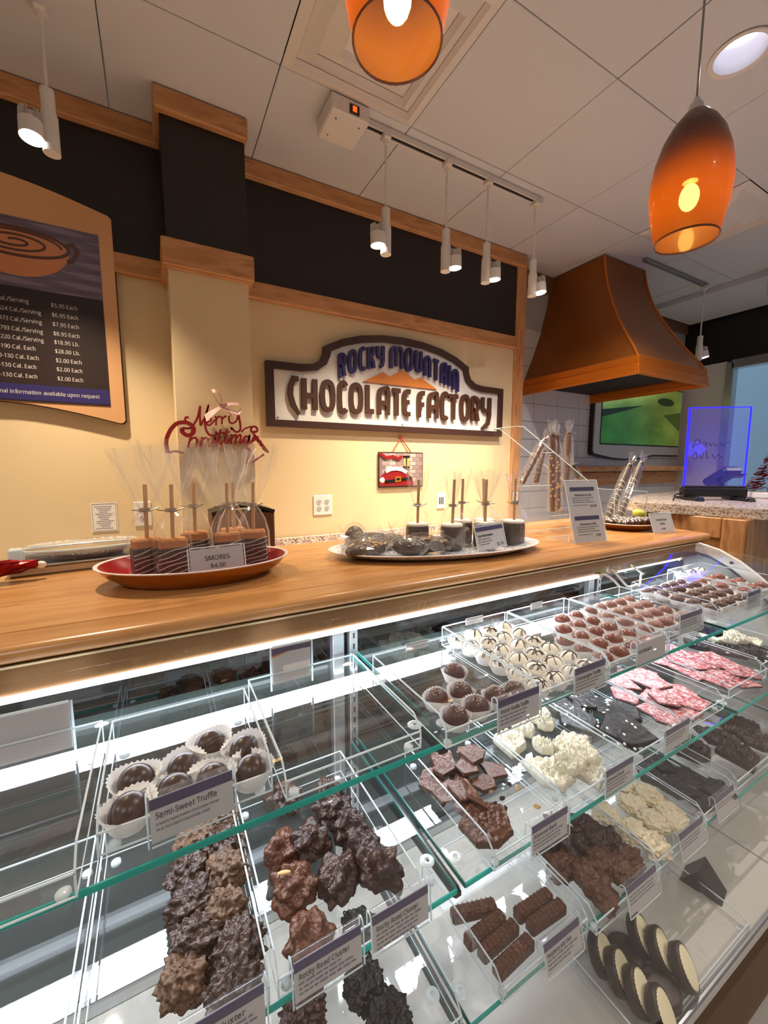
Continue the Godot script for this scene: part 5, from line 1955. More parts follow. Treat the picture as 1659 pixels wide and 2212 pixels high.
func counter_things() -> void:
	platter("oval_platter", "oval gold platter with red inside and white rim holding the smores", Vector3(0.085, CT, -1.2), 0.24, 0.165, 0.05, mats.gold_plate, mats.rim_white, mats.red_plate, -0.12)
	platter("oval_platter", "long oval white platter with blue flourishes holding wrapped treats and marshmallows", Vector3(0.85, CT, -1.14), 0.388, 0.18, 0.026, mats.flower_plate, mats.rim_white, mats.flower_plate, -0.24)
	# smores: graham and dark coating on a stick, in a tied bag
	var sp := [[-0.035, -1.235, 0.25, "frontmost at the left end"], [0.025, -1.2, 0.05, "second from the left, front row"], [0.085, -1.29, -0.2, "middle, behind the price card"], [0.165, -1.225, -0.1, "right of the middle"], [0.24, -1.24, -0.25, "at the right end"], [0.195, -1.31, 0.1, "at the back right"]]
	var first: Node3D
	for k in sp.size():
		var o := thing("smore_treat", "bagged chocolate smore with white drizzle on a stick, %s" % sp[k][3], "confection", Vector3(sp[k][0], CT + 0.006, sp[k][1]), sp[k][2], "smores in cellophane bags")
		var b := MB.new()
		b.box(Vector3(0, 0.052, 0), Vector3(0.068, 0.104, 0.046), 0.005)
		part("graham", b, mats.graham, o)
		b = MB.new()
		b.box(Vector3(0, 0.043, 0), Vector3(0.074, 0.086, 0.052), 0.008)
		part("chocolate_coat", b, mats.choc_dark, o)
		b = MB.new()
		for j in 6:
			var y := 0.002 + 0.0125 * j
			var pts := []
			for i in 9:
				pts.append(Vector3(-0.037 + 0.074 * i / 8.0, y + 0.02 * i / 8.0 + 0.0016 * sin(i * 0.9 + j * 2.0 + k), 0.0266))
			pts.append(Vector3(0.0375, y + 0.021, 0.02))
			pts.append(Vector3(0.0375, y + 0.015, -0.02))
			b.tube(pts, 0.001, 5)
		part("drizzle", b, mats.drizzle_white, o)
		b = MB.new()
		b.cyl(Vector3(0, 0.06, 0), Vector3(0.004, 0.245, 0.0), 0.005, 0.005, 10)
		part("stick", b, mats.stick, o)
		b = MB.new()
		b = bag(100 + k, 0.045, 0.034, 0.1, 0.012, 0.178, 0.072, 0.335 + 0.01 * (k % 3))
		part("bag", b, mats.cello, o)
		tie(o, 0.178, 0.014)
	var o := stand_card("small white price card reading SMORES on the red platter", Vector3(0.122, CT + 0.03, -1.085), 0.1, 0.128, 0.062, 0.2)
	var L := Basis(Vector3.RIGHT, -0.2)
	text("SMORES", 0.0115, L * Vector3(0, 0.04, 0.0012), mats.ink, o, L)
	text("$4.00", 0.0105, L * Vector3(0, 0.02, 0.0012), mats.ink, o, L)
	# marshmallows on sticks
	var mp := [[0.80, -1.2, "leftmost, its stick tallest"], [0.9, -1.13, "second from the left, front"], [1.0, -1.2, "at the back of the row"], [1.035, -1.11, "behind the price card"], [1.09, -1.17, "fourth in the row"], [1.16, -1.09, "at the right end"]]
	for k in mp.size():
		o = thing("dipped_marshmallow", "bagged marshmallow on a stick, %s of the long platter" % mp[k][2], "confection", Vector3(mp[k][0], CT + 0.006, mp[k][1]), k * 0.7, "dipped marshmallows in bags")
		var b := MB.new()
		b.lathe([[0.0, 0.0], [0.036, 0.0], [0.041, 0.008], [0.041, 0.07], [0.039, 0.082], [0.033, 0.086]], 24)
		part("chocolate_coat", b, mats.choc_dark, o)
		b = MB.new()
		b.lathe([[0.0375, 0.078], [0.038, 0.088], [0.034, 0.0915], [0.0, 0.092]], 24)
		part("marshmallow_top", b, mats.marshmallow, o)
		b = MB.new()
		b.cyl(Vector3(0, 0.06, 0), Vector3(0.012 * sin(k * 2.0), 0.245, 0.006 * cos(k)), 0.0052, 0.0052, 10)
		part("stick", b, mats.stick, o)
		b = bag(140 + k, 0.044, 0.044, 0.095, 0.012, 0.155, 0.05, 0.27 + 0.02 * (1 if k == 0 else 0))
		part("bag", b, mats.cello, o)
		tie(o, 0.155, 0.014)
	# wrapped treats at the left of the platter
	var wp := [[0.575, -1.15, 0.25, 0.085, 0.026, 0.038, 0, "nut studded, at the front left"], [0.63, -1.24, 0.3, 0.09, 0.03, 0.05, 1, "with white sprinkles, in the middle"], [0.79, -1.12, -0.5, 0.08, 0.028, 0.036, 0, "nut studded, leaning beside the first marshmallow"], [0.7, -1.1, -0.9, 0.055, 0.028, 0.036, 1, "at the front, under crinkled film"], [0.6, -1.3, 0.9, 0.035, 0.04, 0.035, 2, "round topped, at the back left"], [0.715, -1.26, 0.2, 0.07, 0.024, 0.036, 2, "flat, at the back"]]
	for k in wp.size():
		var e: Array = wp[k]
		o = thing("wrapped_treat", "film wrapped chocolate treat, %s of the long platter" % e[7], "confection", Vector3(e[0], CT + 0.008, e[1]), e[2], "film wrapped chocolate treats")
		var b := MB.new()
		b.ball(Vector3(0, e[4], 0), Vector3(e[3], e[4], e[5]), 26, 14)
		part("chocolate", b, mats.choc_mid if k % 2 == 0 else mats.choc_dark, o)
		if e[6] < 2:
			b = MB.new()
			var r := rg(300 + k)
			for j in 34:
				var u := Vector2(r.randf_range(-0.9, 0.9), r.randf_range(-0.9, 0.9))
				if u.length() > 0.93:
					continue
				var p := Vector3(u.x, sqrt(1 - u.length_squared()), u.y) * Vector3(e[3], e[4], e[5]) + Vector3(0, e[4], 0)
				if e[6] == 0:
					b.ball(p, Vector3(0.0075, 0.003, 0.0045), 8, 5)
				else:
					var a := r.randf() * TAU
					b.tube([p + Vector3(cos(a), 0.1, sin(a)) * -0.009, p + Vector3(cos(a), 0.2, sin(a)) * 0.009], 0.0014, 5)
			stuffpart("chopped_nut" if e[6] == 0 else "sprinkle", b, mats.nut if e[6] == 0 else mat("sprinkle", c8(186, 196, 200), 0.5), o)
		b = wrap_film(320 + k, Vector3(e[3] + 0.008, e[4] + 0.005, e[5] + 0.008), 0.12)
		var r2 := rg(340 + k)
		for s in [-1.0, 1.0]:
			var rows := []
			for j in 4:
				var row := PackedVector3Array()
				for i in 12:
					var t := TAU * i / 12
					var q := [0.016, 0.006, 0.026, 0.04][j] as float
					row.append(Vector3(s * (e[3] + [0.0, 0.012, 0.035, 0.055][j]), e[4] + 0.01 * j + sin(t) * q * (0.7 + 0.6 * r2.randf()), cos(t) * q * (0.6 + 0.8 * r2.randf())))
				rows.append(row)
			b.grid(rows, true, true)
		part("film", b, mats.film, o)
	o = stand_card("price card reading Dipped Marshmallows on the long platter", Vector3(0.985, CT + 0.018, -1.015), 0.2, 0.155, 0.082, 0.25)
	L = Basis(Vector3.RIGHT, -0.25)
	var b := MB.new()
	b.xf = Transform3D(L, Vector3.ZERO)
	b.box(Vector3(0, 0.072, 0.0006), Vector3(0.154, 0.014, 0.0012))
	part("purple_strip", b, mats.purple, o)
	text("Dipped Marshmallows", 0.0085, L * Vector3(-0.072, 0.05, 0.0012), mats.ink, o, L, HORIZONTAL_ALIGNMENT_LEFT, 0.0004, "lettering", 0.72)
	for k in 3:
		text(["fluffy marshmallows freshly", "dipped in milk or dark chocolate", "or sweet white confection"][k], 0.0038, L * Vector3(-0.072, 0.038 - 0.0085 * k, 0.0012), mats.gray_ink, o, L, HORIZONTAL_ALIGNMENT_LEFT, 0.0004)
	text("$3.50", 0.011, L * Vector3(0.048, 0.014, 0.0012), mats.ink, o, L)
	# acrylic bin of long treats
	o = thing("acrylic_bin", "clear acrylic bin with sloping sides holding bagged pretzel rods", "bin", Vector3(1.7, CT, -1.33))
	var P := func(x: float, y: float, z: float) -> Vector3: return Vector3(x - 1.7, y + 0.3, z + 1.33)
	b = MB.new()
	var e := MB.new()
	for z in [-1.28, -1.42]:
		var pl := [P.call(1.36, 0.168, z), P.call(1.4, 0.168, z), P.call(1.93, -0.11, z), P.call(1.93, -0.297, z), P.call(1.36, -0.297, z)]
		b.tri(pl[0], pl[1], pl[4], Vector3.BACK)
		b.tri(pl[1], pl[2], pl[4], Vector3.BACK)
		b.tri(pl[2], pl[3], pl[4], Vector3.BACK)
		for k in 4:
			e.bar(pl[k], pl[k + 1], 0.003, 0.003)
	for q in [[1.36, 0.168, -0.297], [1.93, -0.11, -0.297], [1.6, 0.06, -0.297]]:
		b.quad(P.call(q[0], q[1], -1.28), P.call(q[0], q[1], -1.42), P.call(q[0], q[2], -1.42), P.call(q[0], q[2], -1.28), Vector3.RIGHT)
		e.bar(P.call(q[0], q[1], -1.28), P.call(q[0], q[1], -1.42), 0.003, 0.003)
	for q in [[1.36, 1.6, -0.09], [1.6, 1.93, -0.235]]:
		b.quad(P.call(q[0], q[2], -1.28), P.call(q[1], q[2], -1.28), P.call(q[1], q[2], -1.42), P.call(q[0], q[2], -1.42), Vector3.UP)
		e.bar(P.call(q[0], q[2], -1.28), P.call(q[1], q[2], -1.28), 0.003, 0.003)
	part("side_pane", b, mats.acrylic, o)
	part("pane_edge", e, mats.acrylic_edge, o)
	o = thing("acrylic_bin", "second clear acrylic bin at the counter end holding two drizzled rods", "bin", Vector3(2.03, CT, -1.22))
	b = MB.new()
	e = MB.new()
	for z in [-0.07, 0.07]:
		var pl := [Vector3(-0.15, 0.19, z), Vector3(0.12, 0.17, z), Vector3(0.12, 0.003, z), Vector3(-0.15, 0.003, z)]
		b.quad(pl[0], pl[1], pl[2], pl[3], Vector3.BACK)
		for k in 4:
			e.bar(pl[k], pl[(k + 1) % 4], 0.003, 0.003)
	for x in [-0.15, 0.12]:
		b.quad(Vector3(x, 0.003, -0.07), Vector3(x, 0.003, 0.07), Vector3(x, 0.18, 0.07), Vector3(x, 0.18, -0.07), Vector3.RIGHT)
	part("side_pane", b, mats.acrylic, o)
	part("pane_edge", e, mats.acrylic_edge, o)
	var rods := [[Vector3(1.47, -0.08, -1.34), Vector3(1.63, 0.12, -1.36), 0, "leaning at the left"], [Vector3(1.585, -0.08, -1.36), Vector3(1.65, 0.07, -1.38), 0, "short, behind the leaning one"], [Vector3(1.7, -0.225, -1.35), Vector3(1.685, 0.15, -1.36), 1, "nut covered, upright in the middle"], [Vector3(1.765, -0.225, -1.37), Vector3(1.74, 0.145, -1.38), 1, "nut covered, second upright"], [Vector3(1.86, -0.1, -1.4), Vector3(1.86, 0.165, -1.4), 0, "plain, upright at the right"], [Vector3(1.93, -0.22, -1.31), Vector3(1.85, 0.0, -1.36), 2, "dark drizzled, leaning by the price card"], [Vector3(1.9, -0.28, -1.2), Vector3(2.1, 0.0, -1.22), 2, "white drizzled, left of the slanting pair"], [Vector3(1.98, -0.28, -1.19), Vector3(2.2, 0.01, -1.22), 2, "white drizzled, right of the slanting pair"]]
	for k in rods.size():
		var q: Array = rods[k]
		o = thing("pretzel_rod", "bagged chocolate pretzel rod, %s" % q[3], "confection", q[0], 0.0, "bagged pretzel rods in the bins")
		var a := Vector3.ZERO
		var z: Vector3 = q[1] - q[0]
		var dl := z.length()
		b = MB.new()
		var pts := []
		for j in 9:
			pts.append(z * (j / 8.0))
		b.tube(pts, 0.0135 if q[2] else 0.012, 12)
		part("rod", b, mats.choc_milk if q[2] < 2 else mats.truffle_dark, o)
		var sdir := z.normalized()
		var sx := sdir.cross(Vector3.BACK).normalized()
		var sy := sx.cross(sdir)
		b = MB.new()
		var r := rg(400 + k)
		if q[2] == 1:
			for j in 60:
				var t := r.randf() * TAU
				b.ball(z * r.randf_range(0.0, 0.75) + (sx * cos(t) + sy * sin(t)) * 0.0135, Vector3(0.006, 0.0055, 0.005), 7, 4)
			stuffpart("chopped_nut", b, mats.nut, o)
		else:
			pts = []
			var turns := 9 if q[2] == 2 else 5
			for j in turns * 10:
				var t := TAU * j / 10.0
				pts.append(z * lerpf(0.05, 0.75, j / (turns * 10.0)) + (sx * cos(t) + sy * sin(t)) * (0.0135 if q[2] else 0.012))
			b.tube(pts, 0.0022, 5)
			part("drizzle", b, mats.drizzle_white if q[2] == 2 and k > 5 else (mats.graham if q[2] == 2 else mats.choc_mid), o)
		b = bag(420 + k, 0.022, 0.022, dl * 0.8, 0.008, dl * 1.02, 0.028, dl * 1.02 + 0.055, 18)
		var bg := part("bag", b, mats.cello, o)
		bg.transform.basis = Basis(sx, sdir, sx.cross(sdir))
		b = MB.new()
		b.xf = Transform3D(Basis(sx, sdir, sx.cross(sdir)), z * 1.02)
		b.cyl(Vector3(0, -0.003, 0), Vector3(0, 0.003, 0), 0.009, 0.009, 10)
		b.tube([Vector3(-0.035, 0.01, 0.01), Vector3(-0.01, 0.0, 0.009), Vector3(0.012, 0.002, 0.009), Vector3(0.04, -0.006, 0.012)], 0.0017, 5)
		part("twist_tie", b, mats.tie, o)
	# tall price card
	o = stand_card("tall slanted white price card for the treats on a stick", Vector3(1.475, CT, -0.985), -0.12, 0.165, 0.245, 0.28)
	L = Basis(Vector3.RIGHT, -0.28)
	for g in 2:
		var y0 := 0.225 - 0.117 * g
		b = MB.new()
		b.xf = Transform3D(L, Vector3.ZERO)
		b.box(Vector3(0, y0 - 0.01, 0.0006), Vector3(0.13, 0.016, 0.0012))
		part("purple_strip", b, mats.purple, o)
		b = MB.new()
		b.xf = Transform3D(L, Vector3.ZERO)
		b.bar(Vector3(-0.06, y0 - 0.075, 0.001), Vector3(0.015, y0 - 0.075, 0.001), 0.001, 0.001)
		part("rule_line", b, mats.ink, o)
		text(["Peanut Bear on a Stick", "Pecan Bear on a Stick"][g], 0.0095, L * Vector3(0, y0 - 0.034, 0.0012), mats.ink, o, L, HORIZONTAL_ALIGNMENT_CENTER, 0.0004, "lettering", 0.68)
		fine_print(o, Transform3D(L, Vector3.ZERO), Vector3(-0.06, y0 - 0.047, 0.001), 0.125, 3, 0.0085)
		text(["$4.00", "4.00"][g], 0.01, L * Vector3(0.045, y0 - 0.079, 0.0012), mats.ink, o, L, HORIZONTAL_ALIGNMENT_CENTER, 0.0004)
	# pan of drizzled bites at the counter end
	platter("round_pan", "round gold pan of white drizzled bites near the counter end", Vector3(1.97, CT, -1.14), 0.15, 0.13, 0.032, mats.gold_plate, mats.rim_white, mats.gold_plate, 0.0)
	var proto: Node3D
	var i := 0
	for row in 3:
		for c in 5:
			var at := Vector3(1.865 + 0.05 * c, CT + 0.02, -1.21 + 0.055 * row)
			if Vector2((at.x - 1.97) / 0.125, (at.z + 1.14) / 0.105).length() > 1.0:
				continue
			var lab := "white drizzled dark bite, %s in the %s row of the gold pan" % [ORD[c], ["back", "middle", "front"][row]]
			if proto == null:
				proto = thing("drizzled_bite", lab, "confection", at, 0.2, "drizzled bites in the gold pan")
				b = MB.new()
				b.ball(Vector3(0, 0.014, 0), Vector3(0.027, 0.018, 0.024), 16, 8)
				part("chocolate", b, mats.truffle_dark, proto)
				b = MB.new()
				b.xf = Transform3D(Basis(), Vector3(0, 0.014, 0))
				drizzle_on(b, 9, Vector3(0.027, 0.018, 0.024), 4, 0.0016)
				part("drizzle", b, mats.drizzle_white, proto)
			else:
				copy(proto, lab, at, 0.4 * i)
			i += 1
	proto = null
	for k in 4:
		var at := Vector3(2.26 + 0.05 * k, CT + 0.042, -1.25)
		var lab := "yellow green coated apple ball behind the gold pan, %s from the left" % ORD[k]
		if proto == null:
			proto = thing("lime_ball", lab, "confection", at, 0.0, "yellow green balls behind the pan")
			b = MB.new()
			b.ball(Vector3.ZERO, Vector3(0.026, 0.024, 0.026), 16, 10)
			part("coating", b, mats.lime, proto)
			b = MB.new()
			drizzle_on(b, 12, Vector3(0.026, 0.024, 0.026), 3, 0.0015)
			part("drizzle", b, mats.ivory, proto)
		else:
			copy(proto, lab, at, k * 1.0)
	o = thing("round_pan", "small dish of yellow green balls behind the gold pan", "dish", Vector3(2.33, CT, -1.25))
	b = MB.new()
	b.xf = Transform3D(Basis.from_scale(Vector3(1.4, 1, 0.6)), Vector3.ZERO)
	b.lathe([[0.0, 0.0], [0.06, 0.0], [0.085, 0.02], [0.083, 0.021], [0.058, 0.017], [0.0, 0.017]], 28)
	part("dish", b, mats.gold_plate, o)
	o = stand_card("small white price card at the right end of the counter", Vector3(1.985, CT, -0.975), -0.1, 0.14, 0.085, 0.35)
	L = Basis(Vector3.RIGHT, -0.35)
	text("Chocolate Dipped", 0.0085, L * Vector3(0, 0.06, 0.0012), mats.ink, o, L, HORIZONTAL_ALIGNMENT_CENTER, 0.0004, "lettering", 0.8)
	text("Twinkies", 0.0085, L * Vector3(0, 0.041, 0.0012), mats.ink, o, L, HORIZONTAL_ALIGNMENT_CENTER, 0.0004, "lettering", 0.8)
	text("$4.00", 0.008, L * Vector3(0, 0.018, 0.0012), mats.ink, o, L)
	# cake tray at the left
	o = thing("covered_tray", "steel tray of dark cake under a clear oval lid at the left", "tray", Vector3(-0.2, CT, -1.48), 0.12)
	b = MB.new()
	b.box(Vector3(0, 0.012, 0), Vector3(0.34, 0.024, 0.1), 0.004)
	b.box(Vector3(0, 0.026, 0), Vector3(0.35, 0.005, 0.11), 0.002)
	part("steel_tray", b, mat("steel", c8(190, 186, 180), 0.3, 0.85), o)
	b = MB.new()
	b.xf = Transform3D(Basis.from_scale(Vector3(1, 1, 0.3)), Vector3.ZERO)
	b.lathe([[0.0, 0.03], [0.135, 0.03], [0.14, 0.035], [0.138, 0.05], [0.0, 0.052]], 36)
	part("cake", b, mats.choc_mid, o)
	b = MB.new()
	b.xf = Transform3D(Basis.from_scale(Vector3(1, 1, 0.33)), Vector3.ZERO)
	b.lathe([[0.155, 0.029], [0.155, 0.062], [0.13, 0.078], [0.06, 0.084], [0.001, 0.085]], 40)
	part("clear_lid", b, mats.acrylic, o)
	b = MB.new()
	b.box(Vector3(-0.155, 0.05, 0.02), Vector3(0.03, 0.05, 0.03), 0.004)
	b.xf = Transform3D(Basis.from_scale(Vector3(1, 1, 0.33)), Vector3.ZERO)
	b.lathe([[0.154, 0.06], [0.156, 0.062], [0.155, 0.065], [0.153, 0.063]], 40)
	part("lid_rim", b, mats.acrylic_edge, o)
	o = thing("tinsel_twist", "twisted red foil decoration on the counter at the left edge", "ornament", Vector3(-0.4, CT + 0.012, -1.36), 0.15)
	b = MB.new()
	var n := FastNoiseLite.new()
	n.seed = 5
	n.frequency = 1.0
	var rows := []
	for j in 16:
		var t := j / 15.0
		var row := PackedVector3Array()
		for k in 14:
			var a := TAU * k / 14
			var q := lerpf(0.012, 0.03, sin(t * PI * 0.9 + 0.3)) * (1.0 + 0.6 * n.get_noise_3d(cos(a) * 3.0, t * 20.0, sin(a) * 3.0))
			row.append(Vector3(-0.16 + 0.27 * t, 0.014 + 0.016 * t + sin(a) * q * 0.8, cos(a) * q))
		rows.append(row)
	b.grid(rows, true, true)
	part("foil", b, mats.red_foil, o)
	b = MB.new()
	b.ball(Vector3(0.115, 0.025, 0), Vector3(0.012, 0.01, 0.01), 10, 6)
	part("tip", b, mats.ivory, o)

func tie(o: Node3D, y: float, r: float) -> void:
	var b := MB.new()
	b.cyl(Vector3(0, y - 0.004, 0), Vector3(0, y + 0.004, 0), r, r, 14, false)
	b.tube([Vector3(-0.032, y + 0.003, 0.012), Vector3(-0.01, y, r), Vector3(0.012, y - 0.001, r), Vector3(0.03, y + 0.006, 0.016)], 0.0016, 5)
	part("twist_tie", b, mats.tie, o)

# ---------------------------------------------------------------- sweets in the case
var cup_small: ArrayMesh

func truffle(kind: String, label: String, at: Vector3, group: String, turn: float) -> Node3D:
	if meshes.has("truffle_" + kind):
		return copy(meshes["truffle_" + kind], label, at, turn)
	var o := thing("truffle", label, "truffle", at, turn, group)
	meshes["truffle_" + kind] = o
	var big := kind == "semi"
	var R := Vector3(0.0222, 0.0205, 0.0208) if big else (Vector3(0.0215, 0.02, 0.0215) if kind == "vanilla" else Vector3(0.021, 0.0165, 0.0185))
	var cup := paper_cup(0.0212, 0.0335, 0.028, 30) if big else (paper_cup(0.019, 0.028, 0.022, 28) if kind == "vanilla" else paper_cup(0.0185, 0.0262, 0.019, 24))
	part("paper_cup", cup, mats.cup_paper, o)
	var b := MB.new()
	var cy := R.y * 0.75
	b.ball(Vector3(0, cy + 0.003, 0), R, 22, 14)
	var m: Material = {"semi": mats.truffle_dark, "vanilla": mats.truffle_plum, "white": mats.ivory, "red": mats.truffle_red, "rose": mats.truffle_rose, "dark": mats.truffle_plum, "end": mats.truffle_red}[kind]
	part("chocolate", b, m, o)
	b = MB.new()
	b.xf = Transform3D(Basis(), Vector3(0, cy + 0.003, 0))
	var r := rg(kind.length() * 31)
	match kind:
		"semi":
			b.xf = b.xf * Transform3D(Basis(Vector3.RIGHT, 0.5), Vector3.ZERO)
			for k in 3:
				var pts := []
				for j in 18:
					var t := PI * j / 17.0
					pts.append(Vector3(cos(t) * 0.995, sin(t) * 0.97, 0.05 + 0.07 * k) * R * 1.005)
				b.tube(pts, 0.0013, 6)
			part("swirl_ridge", b, m, o)
		"white":
			drizzle_on(b, 5, R, 6, 0.0009, 0.7)
			part("drizzle", b, mats.drizzle_dark, o)
		_:
			for k in (26 if kind != "dark" else 8):
				var u := Vector2(r.randf_range(-0.7, 0.7), r.randf_range(-0.7, 0.7))
				if u.length() > 0.75:
					continue
				b.ball(Vector3(u.x, sqrt(1 - u.length_squared()), u.y) * R, Vector3(0.0011, 0.0008, 0.0011), 6, 4)
			stuffpart("sugar_bead", b, mats.seed_white if kind != "end" else mat("pink_bead", c8(230, 170, 150), 0.5), o)
	return o

func place(called: String, key: String, shape: MB, m: StandardMaterial3D, label: String, group: String, category: String, at: Vector3, turn: float, sc: Vector3, nuts := false) -> Node3D:
	# a single-bodied sweet: the shape is built once per key and shared
	if not meshes.has(key):
		meshes[key] = shape.done()
	var o := thing(called, label, category, at, turn, group)
	var p := part("body", meshes[key], unit(m), o)
	p.scale = sc
	return o

func unit(m: StandardMaterial3D) -> StandardMaterial3D:
	# the same stuff on a mesh of radius 1 that is scaled down to some 4 cm
	var key := m.resource_name + "_unit"
	if not mats.has(key):
		var u: StandardMaterial3D = m.duplicate()
		u.resource_name = key
		u.uv1_scale = m.uv1_scale * (0.045 if m != mats.candy_cane else 0.075)
		mats[key] = u
	return mats[key]

func case_goods() -> void:
	var s1 := -0.4575
	var s2 := -0.6875
	var s3 := -0.9325
	# trays of the top shelf
	tray("clear empty tray with a blank white card at its back, leftmost on the top shelf", -0.31, -0.1, s1, -0.755, -0.495)
	tray("clear tray of seven dark truffles in white cups on the top shelf", -0.085, 0.117, s1, -0.745, -0.538)
	tray("clear empty tray between the dark truffles and vanilla truffles", 0.13, 0.35, s1, -0.77, -0.51)
	tray("clear tray with seven sugar dotted truffles, right of the empty tray", 0.385, 0.605, s1, -0.745, -0.488)
	tray("clear tray full of white drizzled truffles on the top shelf", 0.612, 0.83, s1, -0.8, -0.495)
	tray("clear tray of red brown beaded truffles right of the white truffles", 0.838, 1.08, s1, -0.8, -0.5)
	tray("clear tray of rosy brown truffles before the shelf joint", 1.09, 1.35, s1, -0.79, -0.545)
	tray("clear tray of small dark truffles past the shelf joint", 1.44, 1.72, s1, -0.8, -0.545)
	tray("clear tray with red brown and white truffles at the case's right end", 1.735, 1.985, s1, -0.83, -0.56)
	var up := s1 + 0.004
	var bpos := [[0.048, -0.653, "rearmost"], [0.093, -0.614, "back right"], [0.008, -0.616, "behind the middle"], [0.094, -0.565, "front right corner"], [0.044, -0.573, "second from the front right"], [-0.05, -0.622, "back left"], [-0.003, -0.577, "middle of the front row"], [-0.056, -0.569, "front left corner"]]
	for k in bpos.size():
		truffle("semi", "large dark truffle in white cup, %s of the semi-sweet tray" % bpos[k][2], Vector3(bpos[k][0], up, bpos[k][1]), "semi-sweet truffles", 0.4 + 0.5 * k)
	var dpos := [[0.527, -0.645, "alone at the back"], [0.437, -0.585, "back left of the front group"], [0.492, -0.58, "second in the rear row"], [0.539, -0.535, "right of the middle"], [0.583, -0.532, "far right"], [0.486, -0.528, "middle front"], [0.432, -0.523, "front left corner"]]
	for k in dpos.size():
		truffle("vanilla", "plum brown truffle with sugar dots, %s of the vanilla tray" % dpos[k][2], Vector3(dpos[k][0], up, dpos[k][1]), "vanilla truffles", 0.9 * k)
	for row in 6:
		for c in 4:
			truffle("white", "white truffle with dark drizzle, %s from the left, %s row from the front" % [ORD[c], ORD[row]], Vector3(0.641 + 0.0535 * c, up, -0.525 - 0.0495 * row), "white drizzled truffles", row * 2.1 + c * 3.7)
	for row in 5:
		for c in 4:
			if row == 4 and c < 2 or row == 3 and c == 0:
				continue
			truffle("red", "red brown truffle with white beads, %s from the left, %s row from the front" % [ORD[c], ORD[row]], Vector3(0.869 + 0.06 * c, up, -0.533 - 0.05 * row), "red brown beaded truffles", row + c * 2.0)
	for row in 4:
		for c in 5:
			truffle("rose", "rosy brown truffle, %s from the left, %s row from the front" % [ORD[c], ORD[row]], Vector3(1.122 + 0.05 * c, up, -0.578 - 0.054 * row), "rosy brown truffles", row * 2.0 + c)
	for row in 5:
		for c in 5:
			truffle("dark", "small dark truffle in the %s column, %s row from the front, past the joint" % [ORD[c], ORD[row]], Vector3(1.47 + 0.054 * c, up + 0.004 * (row % 2), -0.572 - 0.047 * row), "small dark truffles", row + c * 1.3)
	for row in 4:
		for c in 3:
			truffle("end" if row < 3 else "white", ("red brown truffle in the end tray, %s column, %s row from the front" if row < 3 else "white truffle at the back of the end tray, %s column, %s row") % [ORD[c], ORD[row]], Vector3(1.77 + 0.07 * c, up + (0.012 if row == 3 else 0.0), -0.6 - 0.065 * row), "truffles in the end tray", row * 1.7 + c)
	# price labels of the top shelf
	price_label("card lettered Semi-Sweet Truffle on the dark truffle tray", Vector3(0.017, -0.402, -0.528), 0.096, ["Semi-Sweet Truffle", "creamy semi-sweet chocolate center", "in a rich dark chocolate shell"], -0.1, 0.05)
	price_label("card lettered French Vanilla Truffle on the vanilla tray", Vector3(0.54, -0.402, -0.479), 0.102, ["French Vanilla Truffle", "#3"], -0.05, 0.0)
	price_label("card lettered Champagne Truffle on the white truffle tray", Vector3(0.75, -0.402, -0.486), 0.1, ["Champagne Truffle", "#3"], -0.05, 0.0)
	price_label("pale card lettered Raspberry on the red brown truffle tray", Vector3(0.985, -0.402, -0.492), 0.12, ["RASPBERRY"], -0.05, 0.0, false, 0.05)
	price_label("dark edged card on the rosy truffle tray", Vector3(1.265, -0.402, -0.537), 0.12, ["#3"], -0.05)
	price_label("card on the tray of small dark truffles past the joint", Vector3(1.66, -0.402, -0.537), 0.1, ["#3"], -0.05)
	# cards turned to the staff side at the tray backs
	for e in [[Vector3(-0.205, -0.365, -0.758), 0.13, ["TRUFFLE"], "blank backed white card standing at the leftmost tray's back", false], [Vector3(0.215, -0.355, -0.772), 0.078, ["Milk Chocolate Truffle", "creamy milk chocolate center in", "a rich milk chocolate shell"], "white card with purple and orange band at the empty tray's back", true], [Vector3(0.5, -0.402, -0.748), 0.06, ["SEMI-SWEET"], "small white sticker card at the vanilla tray's back", false], [Vector3(0.72, -0.402, -0.802), 0.06, ["RASPBERRY"], "small white sticker card at the white truffle tray's back", false], [Vector3(0.96, -0.402, -0.802), 0.05, ["BIRTHDAY"], "small white sticker card at the red brown truffle tray's back", false]]:
		var tall: bool = e[0].y > -0.39
		var hh := 0.075 if tall else 0.018
		var o := thing("back_card", e[3], "label", e[0] - Vector3(0, hh, 0))
		var b := MB.new()
		b.box(Vector3(0, hh / 2, 0), Vector3(e[1], hh, 0.0014))
		part("card", b, mats.card, o)
		if tall:
			b = MB.new()
			b.quad(Vector3(-e[1] / 2 - 0.003, -0.012, 0.003), Vector3(e[1] / 2 + 0.003, -0.012, 0.003), Vector3(e[1] / 2 + 0.003, hh + 0.003, 0.003), Vector3(-e[1] / 2 - 0.003, hh + 0.003, 0.003), Vector3.BACK)
			part("clip_pane", b, mats.holder, o)
			b = MB.new()
			for s in [-1, 1]:
				b.bar(Vector3(s * (e[1] / 2 + 0.003), -0.012, 0.002), Vector3(s * (e[1] / 2 + 0.003), hh + 0.003, 0.002), 0.0016, 0.003)
			b.bar(Vector3(-e[1] / 2, hh + 0.003, 0.002), Vector3(e[1] / 2, hh + 0.003, 0.002), 0.0016, 0.003)
			part("clip_edge", b, mats.acrylic_edge, o)
